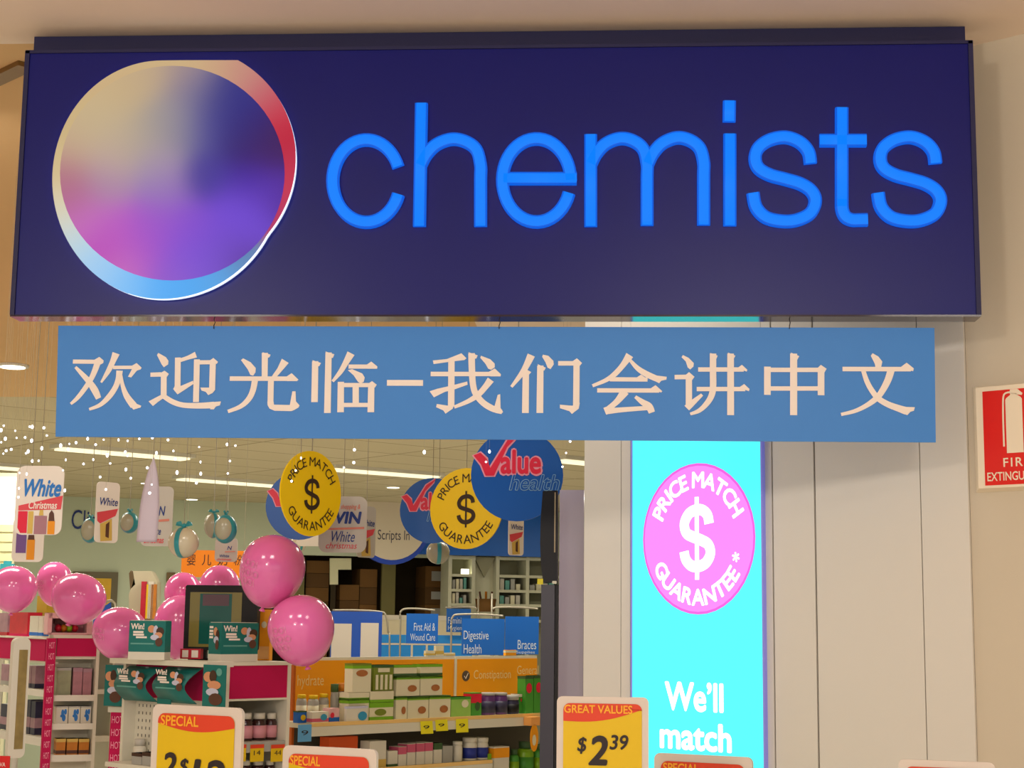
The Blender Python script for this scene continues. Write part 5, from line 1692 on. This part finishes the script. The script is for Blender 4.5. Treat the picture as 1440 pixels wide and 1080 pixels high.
low(463, 503, 1036, 'orange carton with grey print partly behind the low price card', mat('deep_orange_carton', (220, 84, 24), rough=.5), [(0, .4, M_STEEL)], None, .06, 'goods on the lower orange bay shelf', .06)
low(520, 543, 1042, 'pale carton with gold foot right of the low price card', M_WHT, [(0, .3, M_GOLD)], None)
low(546, 559, 1056, 'short white carton left of the pink topped cartons', M_WHT, [(.0, .15, M_DKGREEN)])
for i, (a, b, y) in enumerate(((560.5, 571.5, 1050), (573, 584, 1046), (586, 597, 1045), (598, 608.5, 1044))):
    low(a, b, y, ORD[i] + ' pink topped white carton from the left on the lower shelf', M_WHT, [(.6, .98, M_PNK)], None, .06, 'pink topped cartons')
low(610.5, 621.5, 1045, 'white carton with green top right of the pink topped cartons', M_WHT, [(.68, 1, M_DKGREEN)])
low(623, 636.5, 1049, 'plain grey white carton left of the two white tubs', M_STEEL)
jar(OG, 638, 648.5, 1043, zL, .03, 'plain white tub on the lower orange bay shelf', M_WHT, M_WHT, None, 'white tubs', .2, 'pill_tub', 'tub', .9)
for i, (a, b) in enumerate(((653, 668), (669, 684))):
    jar(OG, a, b, 1038, zL, .03, ('left', 'right')[i] + ' white tub with dark blue band on the lower shelf', M_WHT, M_WHT, M_DEEPBL, 'white tubs', .2, 'pill_tub', 'tub', .92)
low(686, 691, 1060, 'small lime green carton left of the orange topped carton', M_LIME)
low(694.5, 716, 1050, 'white carton with orange top standing near the green bottles', M_WHT, [(.66, .96, M_ORANGE)], None, .05, 'goods on the lower orange bay shelf', .02, zL2)
for i, (a, b, y, mt) in enumerate(((718, 728, 1054, M_GREEN), (729, 747, 1044, M_LIME), (751, 764, 1046, M_GREEN))):
    jar(OG, a, b, y, zL2, .03, ('small green bottle right of the orange topped carton', 'wide lime green bottle on the lower shelf', 'green bottle beside the black post, lower shelf')[i], mt, M_DKGREEN, M_LIME if mt is M_GREEN else M_GREEN, 'green bottles', .2, 'lotion_bottle', 'bottle', .6)

# ------------------------------------------------------------ blue category signs on rods behind the orange gondola
CSF = Fr(front(690, 890, 8.0).o, 14)
ZG = CSF.hit(640, 918)[1]


def cat_sign(x0, x1, y0, y1, d, label, lines, rod=None, posters=(), mt=None, z_base=None):
    a, b, c, e = CSF.rect(x0, x1, y0, y1, d)
    o = empty('category_sign', CSF.w((a + b) / 2, d, c), CSF.rot)
    tag(o, label, 'sign', 'blue category signs on rods')
    m_ = (a + b) / 2
    MB().box(a - m_, b - m_, 0, .008, 0, e - c).build('board', mt or M_CATBLUE, o)
    for body, xa, xb, ya, yb_ in lines:
        p, q, r_, s_ = CSF.rect(xa, xb, ya, yb_, d)
        mm = MB()
        text_in(mm, body, p - m_, q - m_, r_ - c, s_ - c, -.001)
        mm.build('lettering', mat('pale_blue_white_print', (200, 214, 226)), o)
    for xa, xb, ya, yb_ in posters:
        p, q, r_, s_ = CSF.rect(xa, xb, ya, yb_, d)
        MB().box(p - m_, q - m_, -.002, 0, r_ - c, s_ - c).build('notice', mat('pale_notice_paper', (206, 198, 182), rough=.6), o)
    if rod:
        pts_ = [CSF.hit(px, py, d) for px, py in rod]
        pts_.insert(0, (pts_[0][0], 0.0))
        MB().tube([(u - m_, .012, z - c) for u, z in smooth_path(pts_, 4)], .0046, 8).build('rod', M_METAL, o)
    return o


cat_sign(465, 537, 860, 926, .0, 'blue board with two white notices beside the lower big balloon', [], [(548, 935), (546, 890), (543, 866), (534, 860), (500, 858), (468, 858)], [(466, 494, 877, 927), (507, 532, 876, 926)], mat('royal_blue_board', (34, 82, 176), rough=.5))
cat_sign(571.5, 616, 863, 905, .0, 'blue first aid and wound care category sign', [('First Aid &', 582, 612, 876, 887), ('Wound Care', 577, 612, 891, 901)], [(563, 905), (563, 870), (564, 860), (571, 856), (590, 856), (612, 858)])
cat_sign(628, 662, 856, 889, 1.2, 'blue feminine hygiene sign half hidden behind the digestive health sign', [('Feminine', 630, 656, 868, 877), ('Hygiene', 630, 653, 880, 888)], [(673, 867), (672, 858), (665, 854), (640, 854), (627, 855)])
cat_sign(649.5, 709.5, 870, 921, -.4, 'blue digestive health category sign with white writing', [('Digestive', 652, 687, 887, 903), ('Health', 652, 677, 906, 919)], [(634.5, 925), (635, 880), (637, 868), (645, 864), (680, 864), (708, 866)])
cat_sign(710.5, 757.5, 867, 920, -.2, 'blue braces category sign next to the black post', [('Braces', 728, 754, 900, 913), ('Supplies', 726, 752, 915, 920)], [(692, 870), (693, 858), (700, 854), (730, 854), (757, 856)])
# pale counter and bright blue gondola headers further back
HB = Fr(front(600, 900, 9.2).o, 14)
a, b, c, e = HB.rect(536, 664, 893, 933)
o = empty('blue_gondola', HB.w((a + b) / 2, 0, 0), HB.rot)
tag(o, 'low gondola with bright blue headers behind the first aid sign', 'display unit')
hw = (b - a) / 2
MB().box(-hw, hw, 0, .5, 0, c).build('body', M_SHELF, o)
MB().box(-hw, hw, 0, .03, c, e - .0).build('header', M_HDRBLUE, o)
zm = HB.hit(600, 906)[1]
MB().box(-hw, hw, -.004, -.0005, zm - .005, zm + .005).build('white_line', M_SHELF, o)
for px in (579, 600):
    x_ = HB.hit(px, 915)[0] - (a + b) / 2
    MB().box(x_ - .006, x_ + .006, -.004, -.0005, c, zm - .005).build('white_line', M_SHELF, o)
WC = Fr(front(590, 880, 10.4).o, 14)
a, b, c, e = WC.rect(532, 648, 872, 893)
o = MB().box(a, b, 0, .5, 0, e).build('service_counter', M_CTN, loc=WC.w(0, 0, 0), rotz=WC.rot)
tag(o, 'pale service counter seen above the bright blue headers', 'counter')
MB().box(a - .02, b + .02, -.02, .52, e, e + .03).build('counter_top', M_WHITE, o)
zt_hb = HB.hit(600, 893)[1]
# stacked little white packs atop orange gondola
TP = OG
for i, (a, b, y) in enumerate(((599, 612, 915), (613, 624, 908), (625, 640, 918))):
    carton(TP, a, b, y, zt_o + .0125, DB + .003, ORD[i] + ' small cream pack from the left on the orange gondola top rail', M_CTN, [(.2, .5, M_GOLD)], None, .014, 'small cream packs on the orange gondola')
carton(TP, 711, 726, 914, zt_o + .0125, DB + .003, 'small orange and cream pack under the braces sign', M_ORANGE, [(.5, .9, M_CTN)], None, .014, 'small cream packs on the orange gondola')

# ------------------------------------------------------------ back of the shop
def bk(px, py, d=0.0):
    return BW.hit(px, py, d)


# wall writing
o = empty('wall_lettering', BW.w(bk(100, 745)[0], 0, bk(140, 745)[1]), BW.rot)
tag(o, 'navy word on the grey green back wall, partly behind baubles', 'lettering')
m = MB()
ub, zb_ = bk(100, 745)[0], bk(140, 745)[1]
text_in(m, 'Clinic', 0, bk(152, 735)[0] - ub, 0, bk(140, 718)[1] - zb_, -.012)
m.disc(bk(161, 728)[0] - ub, bk(161, 728)[1] - zb_, .025, .025, -.012, None, n=10)
m.disc(bk(161, 745)[0] - ub, bk(161, 745)[1] - zb_, .025, .025, -.012, None, n=10)
m.build('letters', mat('wall_navy_letters', (34, 56, 128), rough=.5), o)
# notice board
a, b, c, e = BW.rect(101, 165, 804, 868, -.04)
o = empty('notice_board', BW.w((a + b) / 2, 0, c), BW.rot)
tag(o, 'yellow notice board with brown frame on the back wall behind the left balloons', 'notice board')
hw = (b - a) / 2
H_ = e - c
MB().box(-hw, hw, -.05, -.001, 0, H_).build('frame', mat('brown_grey_frame', (110, 100, 74), rough=.5), o)
MB().box(-hw + .07, hw - .07, -.055, -.0505, .07, H_ - .07).build('board', mat('amber_notice', (226, 176, 50), rough=.6, vary=.15, scale=12), o)
# small frame
a, b, c, e = BW.rect(234, 246, 805, 836, -.03)
o = MB().box(a, b, -.04, -.001, c, e).build('wall_plaque', mat('brown_plaque', (120, 96, 60), rough=.6), loc=BW.w(0, 0, 0), rotz=BW.rot)
tag(o, 'small brown plaque on the back wall left of the orange poster', 'plaque')
# orange poster with characters
OP = Fr(front(300, 790, 7.6).o, 10)
a, b, c, e = OP.rect(255, 350, 774, 812)
o = empty('orange_poster', OP.w((a + b) / 2, 0, c), OP.rot)
tag(o, 'orange poster with black Chinese characters hanging behind the pink balloons', 'poster')
m_ = (a + b) / 2
MB().box(a - m_, b - m_, 0, .004, 0, e - c).build('card', mat('orange_poster_card', (236, 132, 6), rough=.5, vary=.04), o)
m = MB()
for ch, xa, xb in (('\u5a74', 263, 275), ('\u513f', 284, 297), ('\u5976', 306, 320), ('\u7c89', 329, 341)):
    p, q, r_, s_ = OP.rect(xa, xb, 780, 795)
    text_in(m, ch, p - m_, q - m_, r_ - c, s_ - c, -.001)
m.build('characters', M_INK, o)
for px in (262, 343):
    u_ = OP.hit(px, 780)[0] - m_
    MB().tube([(u_, .002, e - c), (u_, .002, Z_CEIL - c)], .0012, 5).build('string', M_CLEARWIRE, o)
# white cardboard display with striped packets
CDF = front(203, 840, 7.4, 12)
a, b, c, e = CDF.rect(180, 224, 800, 880)
o = empty('cardboard_display', CDF.w((a + b) / 2, 0, 0), CDF.rot)
tag(o, 'white peaked cardboard display with striped packets behind the left teal box', 'display unit')
g = lambda px, py: (lambda q: (q[0] - (a + b) / 2, q[1]))(CDF.hit(px, py))
MB().prism([g(182, 880), g(181, 836), g(184, 828), g(190, 822), g(187, 803), g(213, 803), g(221, 818), g(221, 880)], 0, .25).build('carton', mat('white_cardboard', (196, 190, 160), rough=.6, vary=.04), o)
MB().box(g(181, 880)[0], g(221, 880)[0], 0.0, .25, 0, g(200, 880)[1] - .001).build('plinth', M_SHELF, o)
MB().prism([g(183, 832), g(181, 806), g(184, 802), g(189, 810)], .01, .2).build('dark_flap', mat('taupe_flap', (110, 92, 62), rough=.7), o)
for i, (x, mt) in enumerate(((204, M_REDPACK), (210, M_YEL), (214, M_WHT), (218, M_ORPACK))):
    p = g(x, 815)
    MB().box(p[0] - .012, p[0] + .012, -.05, -.01, g(x, 870)[1], g(x, 818 + i % 2 * 4)[1]).build('packet', mt, o)
# blue tag on a wire
BT_ = front(144, 862, 7.9, -30)
a, b, c, e = BT_.rect(128, 158, 846, 884)
o = empty('blue_tag_stand', BT_.w((a + b) / 2, 0, 0), BT_.rot)
tag(o, 'small royal blue board on a bent wire behind the left pink balloons', 'sign')
m_ = (a + b) / 2
g = lambda px, py: (lambda q: (q[0] - m_, q[1]))(BT_.hit(px, py))
MB().prism([g(130, 885), g(132, 862), g(155, 847), g(156, 868), g(140, 885)], 0, .006).build('board', mat('royal_blue_board', (34, 82, 176)), o)
MB().tube([(p[0], .008, p[1]) for p in [g(146, 848), g(150, 845), g(156, 845), g(160, 849), g(161, 858)]] + [(g(161, 858)[0], .008, 0)], .006, 8).build('wire', M_METAL, o)
# bright slatwall display at the far left
SWF = front(10, 720, 11.0, 10)
a, b, c, e = SWF.rect(-40, 19, 664, 830)
o = empty('slatwall_display', SWF.w((a + b) / 2, 0, 0), SWF.rot)
tag(o, 'pale slatted wall display with bright top at the far left edge', 'display unit')
hw = (b - a) / 2
MB().box(-hw, hw, .03, .09, 0, e).build('back_panel', mat('cream_slatwall', (232, 228, 190), rough=.4, vary=.02), o)
z_ = c
while z_ < c + (e - c) * .5:
    MB().box(-hw, hw, .018, .0295, z_, z_ + .05).build('slat', mat('cream_slat', (222, 216, 170), rough=.4), o)
    z_ += .068
MB().box(-hw, hw, .02, .0295, c + (e - c) * .55, e - .03).build('lit_panel', mat('lit_cream_panel', (250, 248, 220), emit=.75, ecol=(250, 246, 214)), o)
o = MB().box(0, .09, 0, .05, 0, .05).box(.02, .07, .01, .04, .05, .07).build('teal_pack', M_RIBBON, loc=SWF.w(SWF.hit(1, 795, -.1)[0], -.12, SWF.hit(8, 803, -.12)[1]), rotz=SWF.rot)
tag(o, 'small teal pack above the left-edge pink balloon', 'packet')
MB().box(.03, .06, .01, .04, -1.4, -.001).build('stand', M_METAL, o)

# dispensary: round sign, blue fascia, cartons and pigeonhole shelving
DF = Fr(BW.w(bk(560, 760)[0], -.5, 0), 20)
a, b, c, e = DF.rect(555, 775, 660, 781, 0)
fa = MB().box(a, b, 0, .08, c, e).build('blue_fascia', mat('fascia_blue', (12, 96, 196), rough=.35, vary=.03), loc=DF.w(0, 0, 0), rotz=DF.rot)
tag(fa, 'deep blue fascia over the dispensary behind the hanging discs', 'fascia')
MB().box(a + .05, a + .1, .02, .06, e, Z_CEIL).box(b - .1, b - .05, .02, .06, e, Z_CEIL).build('hanger', M_METAL, fa)
p0 = DF.hit(552, 738, -.2)
rr_ = DF.hit(600, 738, -.2)[0] - p0[0]
o = empty('round_sign', DF.w(p0[0], -.2, p0[1]), DF.rot)
tag(o, 'large round white scripts sign with a blue rim in front of the dispensary', 'sign')
MB().disc(0, 0, rr_ * 1.13, rr_ * 1.13, .02, .08).build('blue_rim', mat('rim_blue', (40, 76, 190), rough=.4), o)
MB().disc(0, 0, rr_ * 1.0, rr_ * 1.0, 0, .019).build('face', mat('cream_sign_face', (222, 208, 186), rough=.45, vary=.02), o)
m = MB()
q1, q2 = DF.hit(531, 763, -.2), DF.hit(576, 746, -.2)
text_in(m, 'Scripts In', q1[0] - p0[0], q2[0] - p0[0], q1[1] - p0[1], q2[1] - p0[1], -.002)
m.build('lettering', mat('slate_letters', (70, 66, 80)), o)
MB().tube([(0, .05, rr_), (0, .05, Z_CEIL - p0[1])], .01, 6).build('hanger', M_METAL, o)
# storeroom cartons
ST = Fr(BW.w(bk(560, 760)[0], .3, 0), 20)
stacks = [(430, 462, (788, 806, 826, 846, 868), 'left'), (478, 505, (822, 844, 866), 'middle'), (506, 530, (800, 826, 850, 872), 'inner'), (598, 632, (796, 826, 850, 872), 'right')]
for x0_, x1_, ys, nm in stacks:
    zprev = 0
    for k_ in range(len(ys) - 1, -1, -1):
        a, b = ST.hit(x0_, 830)[0], ST.hit(x1_, 830)[0]
        zt_ = ST.hit((x0_ + x1_) / 2, ys[k_])[1]
        if zt_ <= zprev + .02:
            continue
        mt = (M_CARTON, mat('darker_carton', (92, 62, 24), rough=.8, vary=.15))[(k_ + x0_) % 2]
        o = MB().box(-(b - a) / 2, (b - a) / 2, 0, .5, 0, zt_ - zprev - .004).build('storage_carton', mt, loc=ST.w((a + b) / 2, 0, zprev), rotz=ST.rot)
        pos = 'top' if k_ == 0 else ('bottom' if k_ == len(ys) - 1 else ORD[k_] + ' from the top')
        tag(o, 'brown storage carton, %s of the %s stack in the dim storeroom' % (pos, {'left': 'leftmost', 'middle': 'second', 'inner': 'third', 'right': 'rightmost'}[nm]), 'box', 'brown storeroom cartons')
        if nm == 'right':
            MB().box(-(b - a) * .25, (b - a) * .15, -.004, 0, (zt_ - zprev) * .3, (zt_ - zprev) * .75).build('paper_label', M_STEEL, o)
        zprev = zt_
# white L bracket panel
LBF = Fr(BW.w(bk(560, 760)[0], .15, 0), 20)
g = lambda px, py: LBF.hit(px, py)
o = MB().prism([g(464, 822), g(464, 785), g(494, 785), g(494, 801), g(475.5, 801), g(475.5, 822)], 0, .03).build('corner_panel', mat('pale_cream_panel', (226, 220, 180), rough=.5), loc=LBF.w(0, 0, 0), rotz=LBF.rot)
tag(o, 'pale L-shaped corner panel in front of the dark storeroom', 'panel')
MB().box(g(466, 800)[0], g(473, 800)[0], .005, .025, 0, g(470, 822)[1]).build('post', M_CARTON_DK, o)
# olive door jamb and dark opening panels
for px0, px1, lab in ((537, 556, 'olive door jamb left of the rightmost carton stack'), (409, 428, 'olive panel between the upper big balloon and the cartons')):
    a, b = LBF.hit(px0, 820, .05)[0], LBF.hit(px1, 820, .05)[0]
    o = MB().box(a, b, 0, .06, 0, LBF.hit(px0, 783, .05)[1]).build('door_jamb', mat('olive_jamb', (112, 104, 58), rough=.7), loc=LBF.w(0, .05, 0), rotz=LBF.rot)
    tag(o, lab, 'jamb', kind='structure')
# pigeonhole shelving
PS = Fr(BW.w(bk(560, 760)[0], -.35, 0), 20)
M_PGN = mat('pale_pigeonhole_board', (206, 204, 178), rough=.5, vary=.04)
o = empty('pigeonhole_shelving', PS.w(0, 0, 0), PS.rot)
tag(o, 'white pigeonhole shelving of the dispensary left of the black post', 'shelving')
zT = PS.hit(690, 781)[1] - .01
xs = [633, 666, 700, 742, 790]
ub_ = [PS.hit(x, 810)[0] for x in xs]
MB().box(ub_[0], ub_[-1], .36, .38, 0, zT).build('back_panel', mat('shelving_back', (160, 158, 130), rough=.6), o)
for u_ in ub_:
    MB().box(u_ - .02, u_ + .02, 0, .36, 0, zT).build('upright', M_PGN, o)
for z_ in [PS.hit(690, y)[1] for y in (783, 808, 829, 849, 871)]:
    for i in range(4):
        if i == 1:
            continue
        MB().box(ub_[i] + .021, ub_[i + 1] - .021, .0, .36, z_ - .03, z_).build('shelf', M_PGN, o)
MB().prism([(ub_[1] + .021, zT - .01), (ub_[2] - .021, zT - .01), ((ub_[1] + ub_[2]) / 2, PS.hit(683, 812)[1])], .05, .1).build('pelmet', mat('grey_pelmet', (150, 146, 118), rough=.6), o)
MB().box(ub_[1] + .021, ub_[2] - .021, .12, .35, 0, zT - .012).build('door', M_PGN, o)
z_ = PS.hit(655, 808)[1]
MB().box(PS.hit(650, 805)[0], PS.hit(660, 805)[0], .02, .06, z_ + .001, PS.hit(655, 800)[1]).build('shelf_lamp', M_LAMP_LIT, o)
rn = random.Random(5)
for ci, (i, ztag) in enumerate([(0, 829), (0, 849), (2, 829), (2, 849), (3, 829)]):
    zb_ = PS.hit(690, ztag)[1]
    n_ = 4
    for k_ in range(n_):
        u_ = ub_[i] + .04 + (ub_[i + 1] - ub_[i] - .1) * k_ / n_
        w_ = (ub_[i + 1] - ub_[i] - .12) / n_ * .8
        h_ = .06 + rn.random() * .07
        q_ = MB().box(0, w_, 0, .12, 0, h_).build('medicine_pack', (M_STEEL, M_CTN, M_CARDSH, M_PALETEAL)[(k_ + ci) % 4], loc=PS.w(u_, .04, zb_ + .0005), rotz=PS.rot)
        tag(q_, '%s pale pack from the left in the %s pigeonhole of the dispensary' % (ORD[k_], ('left upper', 'left lower', 'right upper', 'right lower', 'far right')[ci]), 'packet', 'packs in the dispensary pigeonholes')
# brown pot of pens
pp = PS.hit(683, 852, -.3)
o = MB().lathe([(.10, 0), (.12, .14), (.11, .14), (.09, .01)], 14).build('pen_pot', M_CARTON, loc=PS.w(pp[0], -.3, PS.hit(683, 860, -.3)[1]))
tag(o, 'dark pot with brown items in front of the dispensary shelving', 'pot')
for k_ in range(4):
    MB().tube([(.04 * cos(k_ * 1.6), .04 * sin(k_ * 1.6), .05), (.07 * cos(k_ * 1.6), .07 * sin(k_ * 1.6), .22)], .012, 6).build('pen', (M_BROWN, M_ORPACK)[k_ % 2], o)
MB().lathe([(.09, -o.location.z), (.09, -.001)], 12).build('plinth', M_PGN, o)

# ------------------------------------------------------------ price cards in white frames (nearest)
M_FRAME = mat('white_ticket_frame', (222, 208, 194), rough=.4, vary=.02)


def price_card(x0, x1, y0, y1, Y, rot, label, head, big, hrange=(.05, .6), red=None, cardh=None):
    fr = front((x0 + x1) / 2, y0 + 20, Y, rot)
    a, b = fr.hit(x0, y0 + 30)[0], fr.hit(x1, y0 + 30)[0]
    zt_ = fr.hit((x0 + x1) / 2, y0)[1]
    w = b - a
    H_ = w * 1.32
    zb_ = zt_ - H_
    o = empty('price_card', fr.w((a + b) / 2, 0, 0), fr.rot)
    tag(o, label, 'price card', 'price cards in white frames')
    MB().rrect(-w / 2, w / 2, zb_, zt_, w * .06, 0, .008).build('frame', M_FRAME, o)
    t = w * .072
    MB().rrect(-w / 2 + t, w / 2 - t, zb_ + t, zt_ - t, w * .07, -.0012, None).build('ticket', M_YEL, o)
    n_ = 12
    x_ = w / 2 - t
    hb = zt_ - t
    ph = w * .2
    top = [p for p in rrect_pts(-x_, x_, zb_ + t, hb, w * .07, 5) if p[1] > hb - w * .071]
    top.sort(key=lambda p: p[0])
    low_ = []
    for i in range(n_ + 1):
        s_ = i / n_
        c0, c1 = red or (.085, .10)
        low_.append((x_ - 2 * x_ * s_, hb - w * (c1 + (c0 - c1) * s_) - w * .055 * sin(pi * s_)))
    MB().prism(top + low_, -.002, None).build('red_header', M_RED, o)
    m = MB()
    hx0, hx1 = hrange
    text_in(m, head, -x_ + 2 * x_ * hx0, -x_ + 2 * x_ * hx1, hb - w * .105, hb - w * .016, -.0028, 0, .02)
    m.build('header_lettering', M_ORLET, o)
    if big:
        m = MB()
        for s_, xa, xb, za, zb2, bo, sh in big:
            text_in(m, s_, -x_ + 2 * x_ * xa, -x_ + 2 * x_ * xb, hb - w * za, hb - w * zb2, -.0028, 0, bo, sh)
        m.build('price_lettering', M_INK, o)
    MB().tube([(0, .016, 0), (0, .016, zb_ + .05)], .008, 8).lathe([(.12, 0), (.12, .01), (.02, .025)], 20).build('stand', M_METAL, o)
    return o


price_card(214, 340, 993, 1080, 3.1, -26, 'large price card reading SPECIAL in front of the pegboard', 'SPECIAL',
           [('2', .08, .27, .55, .33, .03, .15), ('$', .31, .43, .53, .375, .02, .15), ('12', .46, .90, .63, .37, .03, .15)], (.04, .54))
price_card(397, 529, 1051, 1080, 3.1, -20, 'low price card reading SPECIAL in front of the orange gondola', 'SPECIAL', None, (.02, .40))
price_card(783, 912, 980, 1080, 3.0, -2, 'price card reading GREAT VALUES left of the light box text', 'GREAT VALUES',
           [('$', .18, .30, .54, .36, .02, .15), ('2', .32, .57, .66, .34, .03, .15), ('39', .59, .83, .49, .33, .02, .15)], (.01, .88), (.19, .06))
price_card(920, 1058, 1062, 1080, 3.4, -22, 'price card just showing its top under the light box text', 'SPECIAL', None, (.03, .46))
price_card(1264, 1400, 1070, 1080, 3.1, -14, 'price card barely showing at the bottom below the pale wall panels', 'SPECIAL', None, (.03, .46))
